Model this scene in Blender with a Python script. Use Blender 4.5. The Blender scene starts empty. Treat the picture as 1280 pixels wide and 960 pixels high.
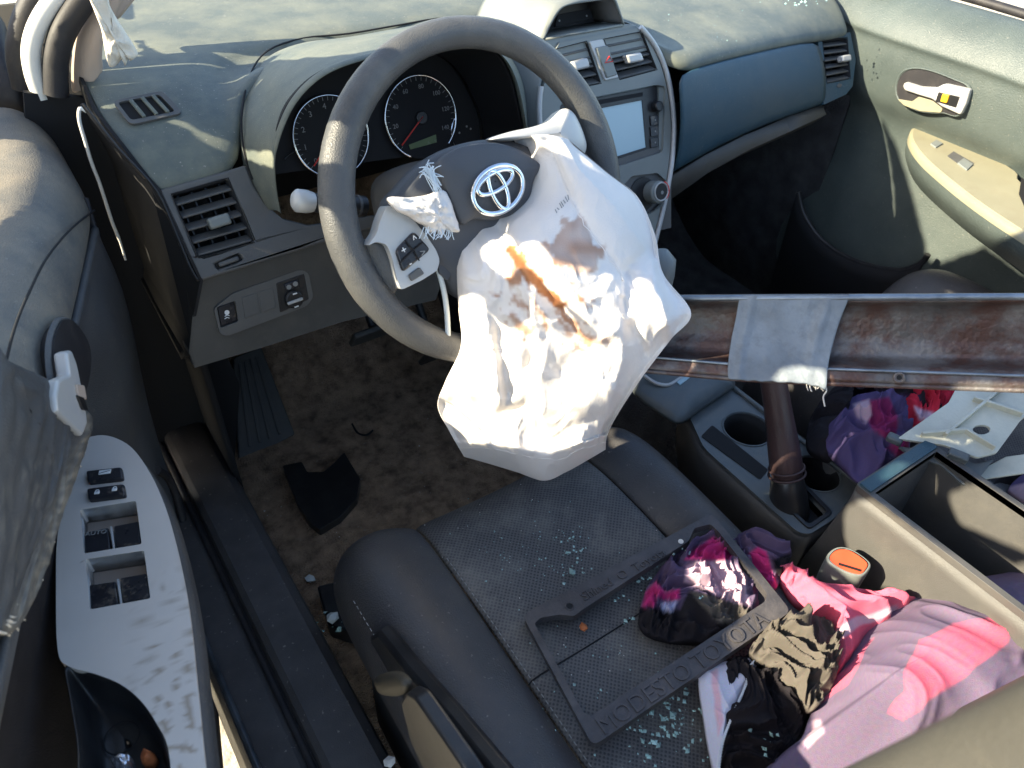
import bpy, bmesh, math, random
import numpy as np
from mathutils import Vector, Matrix, noise
from mathutils.geometry import tessellate_polygon
from mathutils.bvhtree import BVHTree
random.seed(7)
SC = bpy.context.scene
COL = SC.collection
R = math.radians

# ---------------------------------------------------------------- camera
# metres; x to the passenger side, y forward, z up, origin under the steering wheel hub
CP = Vector((-0.4312, -0.6563, 1.0696)); FPX = 953.55
MR = Matrix(((0.8244, -0.5648, 0.0374), (-0.3494, -0.5599, -0.7513), (0.4453, 0.6063, -0.6589)))
cam = bpy.data.cameras.new('camera'); cam_o = bpy.data.objects.new('camera', cam); COL.objects.link(cam_o)
cam.sensor_width = 36; cam.lens = FPX / 1280 * 36; cam.clip_start = 0.02; cam.clip_end = 500
rx, dn, fw = (Vector(MR[i]).normalized() for i in range(3))
up = -dn
cam_o.matrix_world = Matrix(((rx.x, up.x, -fw.x, CP.x), (rx.y, up.y, -fw.y, CP.y), (rx.z, up.z, -fw.z, CP.z), (0, 0, 0, 1)))
cam.dof.use_dof = True; cam.dof.focus_distance = 0.98; cam.dof.aperture_fstop = 8
SC.camera = cam_o

# ---------------------------------------------------------------- sky, sun, exposure
SUN = Vector((1.0, -0.25, -0.62)).normalized()          # direction the light travels
el = math.asin(-SUN.z); az = math.atan2(-SUN.x, -SUN.y)
W = bpy.data.worlds.new('World'); SC.world = W; W.use_nodes = True
nt = W.node_tree; bgn = nt.nodes['Background']
sky = nt.nodes.new('ShaderNodeTexSky'); sky.sky_type = 'NISHITA'; sky.sun_disc = False
sky.sun_elevation = el; sky.sun_rotation = az
nt.links.new(sky.outputs[0], bgn.inputs[0]); bgn.inputs[1].default_value = 0.15
sl = bpy.data.lights.new('sun', 'SUN'); sl.energy = 5.0; sl.angle = R(0.5); sl.color = (1.0, 0.89, 0.66)
so = bpy.data.objects.new('sun', sl); COL.objects.link(so); so.rotation_euler = SUN.to_track_quat('-Z', 'Y').to_euler()
so.location = (-3, 3, 4)
SC.view_settings.view_transform = 'Standard'; SC.view_settings.look = 'None'
SC.view_settings.exposure = 1.78; SC.view_settings.gamma = 1.0; SC.view_settings.use_curve_mapping = False

# ---------------------------------------------------------------- measuring helpers
def ray(px, py): return MR.transposed() @ Vector(((px - 640) / FPX, (py - 480) / FPX, 1))
def PL(px, py, n, p):
    n = Vector(n); r = ray(px, py); return CP + r * (n.dot(Vector(p) - CP) / n.dot(r))
def PX(px, py, v): return PL(px, py, (1, 0, 0), (v, 0, 0))
def PY(px, py, v): return PL(px, py, (0, 1, 0), (0, v, 0))
def PZ(px, py, v): return PL(px, py, (0, 0, 1), (0, 0, v))
def PD(px, py, t): return CP + ray(px, py) * t
def proj(p):
    q = MR @ (Vector(p) - CP); return (640 + FPX * q.x / q.z, 480 + FPX * q.y / q.z, q.z)
class Plane:
    def __init__(s, n, p): s.n = Vector(n).normalized(); s.p = Vector(p)
    def __call__(s, *pts): return [PL(a, b, s.n, s.p) for a, b in pts]
    def at(s, a, b): return PL(a, b, s.n, s.p)
    def off(s, d): return Plane(s.n, s.p + s.n * d)

# ---------------------------------------------------------------- object helpers
CUR = [None]
def empty(name, loc, label, cat, group=None):
    o = bpy.data.objects.new(name, None); COL.objects.link(o); o.location = loc; o.empty_display_size = 0.02
    o['label'] = label; o['category'] = cat
    if group: o['group'] = group
    return o
def wloc(o):
    v = Vector(o.location)
    while o.parent: o = o.parent; v = v + o.location
    return v
def mesh(name, V, F, mat, parent=None, smooth=True, sharp=35, bev=0, seg=2, sub=0, solid=0, soff=-1, label=None):
    me = bpy.data.meshes.new(name); me.from_pydata([tuple(v) for v in V], [], F)
    bm = bmesh.new(); bm.from_mesh(me); bmesh.ops.recalc_face_normals(bm, faces=bm.faces); bm.to_mesh(me); bm.free()
    if smooth:
        me.polygons.foreach_set('use_smooth', [True] * len(me.polygons))
        if sharp and not sub: me.set_sharp_from_angle(angle=R(sharp))
    if mat: me.materials.append(mat)
    o = bpy.data.objects.new(name, me); COL.objects.link(o)
    if parent:
        o.parent = parent; o.location = -wloc(parent)
    if solid:
        m = o.modifiers.new('s', 'SOLIDIFY'); m.thickness = solid; m.offset = soff
    if bev:
        m = o.modifiers.new('b', 'BEVEL'); m.width = bev; m.segments = seg; m.limit_method = 'ANGLE'; m.angle_limit = R(40)
    if sub:
        m = o.modifiers.new('u', 'SUBSURF'); m.levels = sub; m.render_levels = sub
    if label: o['label'] = label
    return o
def tag(o, label, cat, group=None):
    o['label'] = label; o['category'] = cat
    if group: o['group'] = group
    return o
def struct(o): o['kind'] = 'structure'; return o
def smoothline(pts, n=6, closed=False):
    P = [Vector(p) for p in pts]; N = len(P); out = []
    for i in range(N if closed else N - 1):
        a, b, c, d = (P[(i - 1) % N], P[i], P[(i + 1) % N], P[(i + 2) % N]) if closed else (P[max(i - 1, 0)], P[i], P[i + 1], P[min(i + 2, N - 1)])
        for k in range(n):
            t = k / n
            out.append(0.5 * ((2 * b) + (c - a) * t + (2 * a - 5 * b + 4 * c - d) * t * t + (3 * b - a - 3 * c + d) * t ** 3))
    if not closed: out.append(P[-1])
    return out
def rounded(pts, r, n=4):
    """round the corners of a closed 3-D polygon"""
    P = [Vector(p) for p in pts]; out = []
    for i in range(len(P)):
        a, b, c = P[i - 1], P[i], P[(i + 1) % len(P)]
        u = (a - b); v = (c - b); q = min(r, u.length * .45, v.length * .45)
        p0 = b + u.normalized() * q; p1 = b + v.normalized() * q
        for k in range(n + 1):
            t = k / n; out.append(p0 * (1 - t) ** 2 + b * 2 * t * (1 - t) + p1 * t * t)
    return out
def normal_of(P):
    n = Vector()
    for i in range(len(P)): n += (P[i] - P[0]).cross(P[(i + 1) % len(P)] - P[0])
    n.normalize()
    if n.dot(CP - P[0]) < 0: n = -n
    return n
def plate(name, outer, mat, parent=None, t=0.004, holes=(), bev=0, seg=2, label=None, back=None):
    """flat or gently curved polygon with holes, front face on the outline, thickness t away from the viewer side"""
    loops = [[Vector(p) for p in outer]] + [[Vector(p) for p in h] for h in holes]
    n = Vector(back).normalized() if back else -normal_of(loops[0])
    tris = tessellate_polygon(loops); V = [p for l in loops for p in l]; N = len(V)
    F = [tuple(x) for x in tris] + [tuple(i + N for i in x) for x in tris]
    s = 0
    for l in loops:
        for i in range(len(l)):
            j = (i + 1) % len(l); F.append((s + i, s + j, s + j + N, s + i + N))
        s += len(l)
    return mesh(name, V + [v + n * t for v in V], F, mat, parent, bev=bev, seg=seg, label=label)
def slab(name, pts, mat, parent=None, t=0.004, bev=0, seg=2, label=None, back=None, dome=0):
    """polygon as one n-gon with thickness and bevel; for convex-ish shapes"""
    P = [Vector(p) for p in pts]; n = Vector(back).normalized() if back else -normal_of(P); N = len(P)
    F = [tuple(range(N)), tuple(range(2 * N - 1, N - 1, -1))] + [(i, (i + 1) % N, (i + 1) % N + N, i + N) for i in range(N)]
    return mesh(name, P + [v + n * t for v in P], F, mat, parent, bev=bev, seg=seg, label=label)
def loft(name, rows, mat, parent=None, closed=False, sub=1, solid=0, soff=-1, cap=False, bev=0, label=None, sharp=35):
    n = len(rows[0]); V = [p for r in rows for p in r]; F = []
    for i in range(len(rows) - 1):
        for j in range(n if closed else n - 1):
            k = (j + 1) % n; F.append((i * n + j, i * n + k, (i + 1) * n + k, (i + 1) * n + j))
    if cap:
        F.append(tuple(range(n))); F.append(tuple(range((len(rows) - 1) * n, len(rows) * n)))
    return mesh(name, V, F, mat, parent, sub=sub, solid=solid, soff=soff, bev=bev, label=label, sharp=sharp)
def tube(name, path, rad, mat, parent=None, n=12, closed=False, flat=1.0, flatdir=None, sub=0, label=None, cap=True):
    P = [Vector(p) for p in path]; N = len(P); V = []; F = []
    if not isinstance(rad, (list, tuple)): rad = [rad] * N
    ref = Vector(flatdir) if flatdir else None
    pn = None
    for i in range(N):
        a = P[i - 1] if (i or closed) else P[i]; b = P[(i + 1) % N] if (i < N - 1 or closed) else P[i]
        t = (b - a).normalized()
        if ref: u = (ref - t * ref.dot(t)).normalized()
        elif pn is None: u = t.orthogonal().normalized()
        else: u = (pn - t * pn.dot(t)).normalized()
        pn = u; v = t.cross(u)
        for k in range(n):
            an = 2 * math.pi * k / n
            V.append(P[i] + u * math.cos(an) * rad[i] * flat + v * math.sin(an) * rad[i])
    for i in range(N if closed else N - 1):
        for k in range(n):
            F.append((i * n + k, i * n + (k + 1) % n, ((i + 1) % N) * n + (k + 1) % n, ((i + 1) % N) * n + k))
    if cap and not closed: F += [tuple(range(n)), tuple(range((N - 1) * n, N * n))]
    return mesh(name, V, F, mat, parent, sub=sub, label=label, sharp=50)
def box(name, c, ax, ay, az_, d, mat, parent=None, bev=0.001, seg=2, taper=1.0, label=None):
    c = Vector(c); ax = Vector(ax).normalized() * d[0] / 2; ay = Vector(ay).normalized() * d[1] / 2; z = Vector(az_).normalized() * d[2] / 2
    V = []
    for k in (-1, 1):
        s = taper if k > 0 else 1
        for i, j in ((-1, -1), (1, -1), (1, 1), (-1, 1)): V.append(c + ax * i * s + ay * j * s + z * k)
    F = [(0, 1, 2, 3), (7, 6, 5, 4), (0, 4, 5, 1), (1, 5, 6, 2), (2, 6, 7, 3), (3, 7, 4, 0)]
    return mesh(name, V, F, mat, parent, bev=bev, seg=seg, label=label)
def disc(name, c, n, u, r, mat, parent=None, t=0.003, bev=0.0008, ry=None, N=40, label=None):
    n = Vector(n).normalized(); u = Vector(u); u = (u - n * u.dot(n)).normalized(); v = n.cross(u); ry = ry or r; c = Vector(c)
    return slab(name, [c + u * r * math.cos(2 * math.pi * k / N) + v * ry * math.sin(2 * math.pi * k / N) for k in range(N)], mat, parent, t=t, bev=bev, back=-n, label=label)
def ringpath(c, n, u, r, N=48, ry=None, a0=0, a1=360):
    n = Vector(n).normalized(); u = Vector(u); u = (u - n * u.dot(n)).normalized(); v = n.cross(u); ry = ry or r; c = Vector(c)
    full = abs(a1 - a0) >= 360; M = N if full else N + 1
    return [c + u * r * math.cos(R(a0 + (a1 - a0) * k / N)) + v * ry * math.sin(R(a0 + (a1 - a0) * k / N)) for k in range(M)]
def text(name, s, c, u, n, size, mat, parent=None, depth=0.0004, label=None, align='CENTER', shear=0, sx=1):
    cu = bpy.data.curves.new(name, 'FONT'); cu.body = s; cu.size = size; cu.align_x = align; cu.align_y = 'CENTER'; cu.extrude = depth; cu.shear = shear; cu.resolution_u = 3
    to = bpy.data.objects.new(name, cu); COL.objects.link(to)
    dg = bpy.context.evaluated_depsgraph_get(); dg.update()
    me = bpy.data.meshes.new_from_object(to.evaluated_get(dg)); bpy.data.objects.remove(to)
    n = Vector(n).normalized(); u = Vector(u); u = (u - n * u.dot(n)).normalized(); v = n.cross(u); c = Vector(c)
    for w in me.vertices: w.co = c + u * w.co.x * sx + v * w.co.y + n * w.co.z
    me.name = name; me.materials.clear(); me.materials.append(mat)
    o = bpy.data.objects.new(name, me); COL.objects.link(o)
    if parent: o.parent = parent; o.location = -wloc(parent)
    return o
def fbm(p, s, o=4): return noise.fractal(Vector(p) * s, 1.0, 2.0, o)
def ridge(p, s): return 1 - abs(noise.noise(Vector(p) * s)) * 2
def crest(p, s): return 1.7 * (1 - min(1, abs(noise.noise(Vector(p) * s)) * 1.25)) ** 3 - .35
def pillow(name, outline, mat, parent=None, h=0.03, rings=14, n=5, fold=0.0, fscale=25, power=2.2, up=(0, 0, 1), centre=None, base=0.004, seed=0, closed=True, label=None, stretch=None, sub=0):
    """cloth lump: outline resampled, rings shrink to the centre and rise, folds from ridged noise; closed underneath"""
    L = smoothline(outline, n, True); c = Vector(centre) if centre else sum(L, Vector()) / len(L); up = Vector(up).normalized(); off = Vector((seed * 3.1, seed * 1.7, seed * .9))
    V = []; N = len(L); F = []
    for k in range(rings):
        f = 1 - k / rings
        for p in L:
            q = c + (p - c) * f; e = (1 - f ** power)
            z = base + h * e
            if fold:
                s = Vector(stretch) if stretch else Vector((1, 1, 1)); w = Vector((q.x * s.x, q.y * s.y, q.z * s.z)) + off
                w2 = w + Vector((noise.noise(w * fscale * .5), noise.noise(w * fscale * .5 + Vector((9, 2, 1))), 0)) * 1.5 / fscale
                z += fold * (crest(w2, fscale) * .75 + .4 * crest(w2 + Vector((5, 5, 5)), fscale * 2.1)) * min(1, .3 + e * 3)
            V.append(q + up * z)
    V.append(sum(V[-N:], Vector()) / N)
    for k in range(rings - 1):
        for j in range(N): F.append((k * N + j, k * N + (j + 1) % N, (k + 1) * N + (j + 1) % N, (k + 1) * N + j))
    for j in range(N): F.append(((rings - 1) * N + j, (rings - 1) * N + (j + 1) % N, rings * N))
    b = len(V)
    for p in L: V.append(p + (c - p) * .02 - up * .004)
    for j in range(N): F.append((j, b + j, b + (j + 1) % N, (j + 1) % N))
    F.append(tuple(range(b, b + N)))
    return mesh(name, V, F, mat, parent, sharp=0, sub=sub, label=label)

# ---------------------------------------------------------------- materials
def nd(m, t): return m.node_tree.nodes.new(t)
def mat(name, col, rough=0.5, var=0.2, vs=18, bump=0.0, bs=400, metal=0.0, spec=0.4, dust=0.0, dcol=(0.32, 0.27, 0.2), ds=30, kind='noise', bd=0.002, rv=0.1, dlo=0.48, dhi=0.75, speck=0.0, sscale=260):
    m = bpy.data.materials.new(name); m.use_nodes = True; L = m.node_tree.links; b = m.node_tree.nodes['Principled BSDF']
    tc = nd(m, 'ShaderNodeTexCoord'); n1 = nd(m, 'ShaderNodeTexNoise'); n1.inputs['Scale'].default_value = vs; n1.inputs['Detail'].default_value = 6
    L.new(tc.outputs['Object'], n1.inputs['Vector'])
    rp = nd(m, 'ShaderNodeValToRGB'); rp.color_ramp.elements[0].position = .3; rp.color_ramp.elements[1].position = .7
    rp.color_ramp.elements[0].color = [max(0, c * (1 - var)) for c in col] + [1]; rp.color_ramp.elements[1].color = [min(1, c * (1 + var)) for c in col] + [1]
    L.new(n1.outputs[0], rp.inputs[0]); out = rp.outputs[0]
    mr = nd(m, 'ShaderNodeMapRange'); mr.inputs[3].default_value = max(.02, rough - rv); mr.inputs[4].default_value = min(1, rough + rv); L.new(n1.outputs[0], mr.inputs[0]); L.new(mr.outputs[0], b.inputs['Roughness'])
    if dust:
        n2 = nd(m, 'ShaderNodeTexNoise'); n2.inputs['Scale'].default_value = ds; n2.inputs['Detail'].default_value = 8; n2.inputs['Roughness'].default_value = .7
        L.new(tc.outputs['Object'], n2.inputs['Vector'])
        r2 = nd(m, 'ShaderNodeMapRange'); r2.inputs[1].default_value = dlo; r2.inputs[2].default_value = dhi; r2.inputs[4].default_value = dust; L.new(n2.outputs[0], r2.inputs[0])
        mx = nd(m, 'ShaderNodeMix'); mx.data_type = 'RGBA'; L.new(r2.outputs[0], mx.inputs[0]); L.new(out, mx.inputs[6]); mx.inputs[7].default_value = list(dcol) + [1]; out = mx.outputs[2]
    if speck:
        n3 = nd(m, 'ShaderNodeTexNoise'); n3.inputs['Scale'].default_value = sscale; n3.inputs['Detail'].default_value = 2; L.new(tc.outputs['Object'], n3.inputs['Vector'])
        r3 = nd(m, 'ShaderNodeMapRange'); r3.inputs[1].default_value = .68; r3.inputs[2].default_value = .76; r3.inputs[4].default_value = speck; L.new(n3.outputs[0], r3.inputs[0])
        m3 = nd(m, 'ShaderNodeMix'); m3.data_type = 'RGBA'; L.new(r3.outputs[0], m3.inputs[0]); L.new(out, m3.inputs[6]); m3.inputs[7].default_value = (.42, .38, .32, 1); out = m3.outputs[2]
    L.new(out, b.inputs['Base Color']); b.inputs['Metallic'].default_value = metal; b.inputs['Specular IOR Level'].default_value = spec
    if bump:
        if kind == 'noise': t = nd(m, 'ShaderNodeTexNoise'); t.inputs['Detail'].default_value = 3
        else: t = nd(m, 'ShaderNodeTexVoronoi')
        t.inputs['Scale'].default_value = bs; L.new(tc.outputs['Object'], t.inputs['Vector'])
        bp = nd(m, 'ShaderNodeBump'); bp.inputs['Strength'].default_value = bump; bp.inputs['Distance'].default_value = bd; L.new(t.outputs[0], bp.inputs['Height']); L.new(bp.outputs[0], b.inputs['Normal'])
    return m
M = {}
M['dash'] = mat('dash_plastic', (0.088, 0.104, 0.095), .55, .12, 9, .35, 900, dust=.6, dcol=(.22, .22, .16), ds=11, dlo=.40, dhi=.68, speck=.5)
M['panel'] = mat('grey_panel_plastic', (0.085, 0.085, 0.083), .5, .12, 12, .2, 900, dust=.4, dcol=(.15, .14, .125), ds=18, dlo=.4, dhi=.85)
M['lower'] = mat('lower_panel_plastic', (0.055, 0.054, 0.05), .5, .15, 15, .2, 900, dust=.4, dcol=(.1, .09, .075), ds=25)
M['glove'] = mat('glovebox_plastic', (0.016, 0.056, 0.085), .42, .1, 8, .3, 900, speck=.25, dust=.35, dcol=(.1, .115, .11), ds=12, dlo=.4, dhi=.8)
M['stack'] = mat('centre_stack_plastic', (0.17, 0.185, 0.175), .42, .08, 12, .1, 900, dust=.3, dcol=(.22, .21, .18), ds=20)
M['silver'] = mat('silver_plastic', (0.42, 0.42, 0.41), .38, .06, 15, .05, 700, metal=.15, dust=.25, dcol=(.5, .45, .36), ds=25)
M['black'] = mat('black_plastic', (0.018, 0.018, 0.019), .35, .2, 20, .1, 800, dust=.2, dcol=(.07, .065, .055), ds=40)
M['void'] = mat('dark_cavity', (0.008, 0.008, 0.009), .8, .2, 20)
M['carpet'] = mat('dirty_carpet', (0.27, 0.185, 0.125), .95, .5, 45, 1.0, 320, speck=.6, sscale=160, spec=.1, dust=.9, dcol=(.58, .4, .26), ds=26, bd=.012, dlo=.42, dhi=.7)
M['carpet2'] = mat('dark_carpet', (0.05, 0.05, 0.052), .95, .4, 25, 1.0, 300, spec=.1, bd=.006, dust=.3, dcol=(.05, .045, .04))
M['sill'] = mat('sill_plastic', (0.064, 0.06, 0.06), .5, .2, 20, .35, 600, speck=.4, sscale=150, dust=.35, dcol=(.09, .08, .07), ds=40)
M['leather'] = mat('black_leather', (0.058, 0.055, 0.056), .42, .25, 10, .45, 450, speck=.3, sscale=180, kind='voronoi', dust=.5, dcol=(.13, .115, .095), ds=9, bd=.001, dlo=.45, dhi=.85)
M['rubber'] = mat('black_rubber', (0.016, 0.015, 0.017), .6, .2, 20, .1, 400, dust=.35, dcol=(.08, .07, .06))
M['rim'] = mat('wheel_rim_leather', (0.066, 0.067, 0.068), .4, .15, 14, .6, 700, kind='voronoi', dust=.45, dcol=(.15, .145, .13), ds=16, bd=.0006)
M['hub'] = mat('hub_plastic', (0.06, 0.063, 0.07), .5, .1, 20, .3, 1200)
M['chrome'] = mat('chrome', (0.75, 0.75, 0.76), .12, .04, 30, metal=1.0, rv=.04)
M['white_paint'] = mat('white_car_paint', (0.72, 0.70, 0.64), .3, .06, 10, dust=.3, dcol=(.5, .43, .32), ds=20)
M['beige'] = mat('beige_trim', (0.38, 0.30, 0.24), .6, .06, 15, .2, 600)
M['beige_light'] = mat('headliner_fabric', (0.70, 0.64, 0.54), .85, .08, 30, .5, 900)
M['doorgrey'] = mat('door_trim_vinyl', (0.095, 0.098, 0.095), .5, .1, 10, .35, 700, dust=.5, dcol=(.2, .19, .16), ds=14, dlo=.4, dhi=.85)
M['doordark'] = mat('dark_door_vinyl', (0.068, 0.069, 0.07), .52, .15, 12, .45, 600, speck=.3, dust=.45, dcol=(.12, .11, .095), ds=22)
M['fabric'] = mat('woven_black_fabric', (0.024, 0.022, 0.023), .9, .2, 30, .8, 700, spec=.1, bd=.001)
M['switch'] = mat('switch_plastic', (0.02, 0.02, 0.024), .3, .2, 40, dust=.55, dcol=(.16, .13, .1), ds=60, dlo=.56, dhi=.62)
M['mark'] = mat('white_print', (0.7, 0.7, 0.68), .6, .05, 50)
M['markdim'] = mat('grey_print', (0.22, 0.22, 0.21), .6, .05, 50)
M['red'] = mat('red_plastic', (0.6, 0.03, 0.02), .4, .05, 40)
M['orange'] = mat('orange_plastic', (0.75, 0.10, 0.04), .4, .08, 40)
M['amber'] = mat('amber_indicator', (0.8, 0.38, 0.02), .4, .05, 40)
M['lcd'] = mat('lcd_green', (0.10, 0.14, 0.06), .25, .05, 30)
M['screen'] = mat('screen_glass', (0.30, 0.42, 0.46), .22, .06, 6, spec=.6)
M['beam'] = mat('rusty_beam', (0.14, 0.13, 0.125), .45, .35, 30, .6, 160, metal=.4, dust=.85, dcol=(.085, .038, .028), ds=22, bd=.002, dlo=.42, dhi=.6)
M['steel'] = mat('bare_steel', (0.22, 0.25, 0.28), .45, .35, 30, .2, 200, metal=.8)
M['tape'] = mat('silver_tape', (0.17, 0.195, 0.22), .45, .18, 25, .8, 90, metal=.1, dust=.6, dcol=(.09, .1, .115), ds=60, bd=.0015)
M['brake'] = mat('brake_leather', (0.05, 0.03, 0.03), .38, .2, 20, .4, 700, kind='voronoi', bd=.0008)
M['consoledk'] = mat('console_plastic', (0.08, 0.077, 0.073), .5, .1, 14, .3, 900, dust=.3, dcol=(.16, .145, .12), ds=20)
M['tray'] = mat('console_tray_plastic', (0.085, 0.1, 0.105), .38, .12, 14, .2, 900, dust=.5, dcol=(.15, .14, .12), ds=35, dlo=.45, dhi=.75)
M['frame'] = mat('plate_frame_plastic', (0.045, 0.042, 0.045), .42, .2, 25, .35, 350, dust=.6, dcol=(.13, .115, .11), ds=30, dlo=.4, dhi=.75)
M['pink'] = mat('hot_pink_cloth', (0.78, 0.05, 0.2), .85, .08, 12, .6, 1200, spec=.15, bd=.0008)
M['palepink'] = mat('pale_pink_cloth', (0.72, 0.42, 0.52), .85, .08, 12, .6, 1200, spec=.15, bd=.0008)
M['coral'] = mat('coral_pink_cloth', (0.85, 0.16, 0.26), .85, .06, 12, .6, 1200, spec=.15, bd=.0008)
M['purple'] = mat('dusty_purple_cloth', (0.135, 0.085, 0.16), .9, .15, 12, .8, 900, spec=.15, bd=.001)
M['violet'] = mat('violet_cloth', (0.09, 0.06, 0.15), .9, .15, 12, .6, 1000, spec=.15, bd=.001)
M['magenta'] = mat('magenta_cloth', (0.24, 0.025, 0.1), .9, .15, 12, .6, 1000, spec=.15, bd=.001)
M['redcloth'] = mat('red_cloth', (0.55, 0.03, 0.05), .9, .15, 12, .6, 1000, spec=.15, bd=.001)
M['blackcloth'] = mat('black_cloth', (0.018, 0.015, 0.018), .9, .3, 30, .6, 900, spec=.15, bd=.001)
M['greycloth'] = mat('taupe_cloth', (0.115, 0.095, 0.085), .95, .2, 20, .6, 900, spec=.1, bd=.001)
M['whitecloth'] = mat('white_cloth', (0.66, 0.62, 0.7), .85, .04, 12, .5, 1200, spec=.15, bd=.0008, dust=.35, dcol=(.75, .4, .42), ds=10)
M['trimwhite'] = mat('ivory_trim_panel', (0.50, 0.50, 0.42), .5, .1, 14, .2, 300, dust=.4, dcol=(.25, .27, .24), ds=18)
M['armsuntint'] = mat('sun_tinted_armrest', (0.26, 0.24, 0.16), .45, .08, 12, .15, 700, dust=.4, dcol=(.2, .16, .1), ds=20)  # silver plastic tinted beige to imitate warm sunlight
M['seatback'] = mat('dusty_seatback', (0.05, 0.048, 0.042), .5, .12, 12, .3, 450, kind='voronoi', dust=.5, dcol=(.1, .09, .07), ds=9, bd=.001)
M['capbrown'] = mat('dusty_cap', (0.05, 0.042, 0.028), .6, .1, 20)
M['doorfar'] = mat('far_door_vinyl', (0.062, 0.078, 0.074), .45, .1, 10, .5, 500, speck=.3, dust=.5, dcol=(.115, .13, .115), ds=14, dlo=.4, dhi=.85)
M['doortop'] = mat('dusty_sunlit_door_top', (0.1, 0.1, 0.095), .55, .12, 10, .4, 600, dust=.6, dcol=(.3, .25, .18), ds=12, dlo=.38, dhi=.7, speck=.4)  # dust tinted tan to imitate sunlight on the trim top
M['ground'] = mat('sandy_ground', (0.46, 0.41, 0.32), .95, .2, 3, .8, 40, spec=.1, bd=.01)
M['wire'] = mat('white_wire', (0.55, 0.58, 0.56), .5, .05, 40)
M['thread'] = mat('white_thread', (0.6, 0.68, 0.74), .8, .05, 40)
M['paper'] = mat('torn_paper', (0.62, 0.58, 0.52), .8, .12, 60)
M['foil'] = mat('foil', (0.75, 0.76, 0.8), .25, .1, 60, .6, 200, metal=.9)
M['crumb'] = mat('orange_crumb', (0.45, 0.13, 0.04), .7, .3, 90)
def glass():
    m = bpy.data.materials.new('broken_glass'); m.use_nodes = True; b = m.node_tree.nodes['Principled BSDF']
    b.inputs['Base Color'].default_value = (.62, .86, .8, 1); b.inputs['Roughness'].default_value = .12; b.inputs['Transmission Weight'].default_value = .55; b.inputs['IOR'].default_value = 1.5
    t = nd(m, 'ShaderNodeTexNoise'); t.inputs['Scale'].default_value = 300; bp = nd(m, 'ShaderNodeBump'); bp.inputs['Strength'].default_value = .4; bp.inputs['Distance'].default_value = .002
    m.node_tree.links.new(t.outputs[0], bp.inputs['Height']); m.node_tree.links.new(bp.outputs[0], b.inputs['Normal'])
    return m
M['glass'] = glass()
def perforated():
    m = bpy.data.materials.new('perforated_seat_cloth'); m.use_nodes = True; L = m.node_tree.links; b = m.node_tree.nodes['Principled BSDF']
    tc = nd(m, 'ShaderNodeTexCoord'); mp = nd(m, 'ShaderNodeMapping'); mp.inputs['Rotation'].default_value = (0, 0, R(45)); mp.inputs['Scale'].default_value = (1, 1, .0)
    L.new(tc.outputs['Object'], mp.inputs[0]); v = nd(m, 'ShaderNodeTexVoronoi'); v.inputs['Scale'].default_value = 230; v.inputs['Randomness'].default_value = .12; L.new(mp.outputs[0], v.inputs['Vector'])
    r = nd(m, 'ShaderNodeValToRGB'); r.color_ramp.elements[0].position = .22; r.color_ramp.elements[0].color = (.03, .029, .031, 1); r.color_ramp.elements[1].position = .42; r.color_ramp.elements[1].color = (.092, .084, .078, 1)
    L.new(v.outputs['Distance'], r.inputs[0])
    n2 = nd(m, 'ShaderNodeTexNoise'); n2.inputs['Scale'].default_value = 9; n2.inputs['Detail'].default_value = 9; n2.inputs['Roughness'].default_value = .75; L.new(tc.outputs['Object'], n2.inputs['Vector'])
    r2 = nd(m, 'ShaderNodeMapRange'); r2.inputs[1].default_value = .46; r2.inputs[2].default_value = .78; r2.inputs[4].default_value = .75; L.new(n2.outputs[0], r2.inputs[0])
    mx = nd(m, 'ShaderNodeMix'); mx.data_type = 'RGBA'; L.new(r2.outputs[0], mx.inputs[0]); L.new(r.outputs[0], mx.inputs[6]); mx.inputs[7].default_value = (.24, .22, .19, 1)
    L.new(mx.outputs[2], b.inputs['Base Color']); b.inputs['Roughness'].default_value = .6
    bp = nd(m, 'ShaderNodeBump'); bp.inputs['Strength'].default_value = .6; bp.inputs['Distance'].default_value = .0012; L.new(v.outputs['Distance'], bp.inputs['Height']); L.new(bp.outputs[0], b.inputs['Normal'])
    return m
M['perf'] = perforated()
def attr_mat(name, base, col2, attr, rough=.7, bump=.4, bs=500):
    m = mat(name, base, rough, .05, 15, bump, bs, spec=.25, bd=.001); L = m.node_tree.links; b = m.node_tree.nodes['Principled BSDF']
    a = nd(m, 'ShaderNodeAttribute'); a.attribute_name = attr; src = b.inputs['Base Color'].links[0].from_socket
    mx = nd(m, 'ShaderNodeMix'); mx.data_type = 'RGBA'; L.new(a.outputs['Fac'], mx.inputs[0]); L.new(src, mx.inputs[6]); mx.inputs[7].default_value = list(col2) + [1]; L.new(mx.outputs[2], b.inputs['Base Color'])
    return m
M['airbag'] = attr_mat('airbag_fabric', (0.70, 0.65, 0.60), (0.30, 0.105, 0.022), 'stain')
M['worn'] = attr_mat('worn_leather', (0.062, 0.062, 0.062), (0.24, 0.215, 0.17), 'wear', .5)
M['switchpanel'] = attr_mat('scuffed_silver_panel', (0.60, 0.54, 0.475), (0.3, 0.225, 0.155), 'wear', .42, .05)

# ================================================================ setting
g = mesh('ground', [(-60, -60, -.42), (60, -60, -.42), (60, 60, -.42), (-60, 60, -.42)], [(0, 1, 2, 3)], M['ground']); struct(g)
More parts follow.
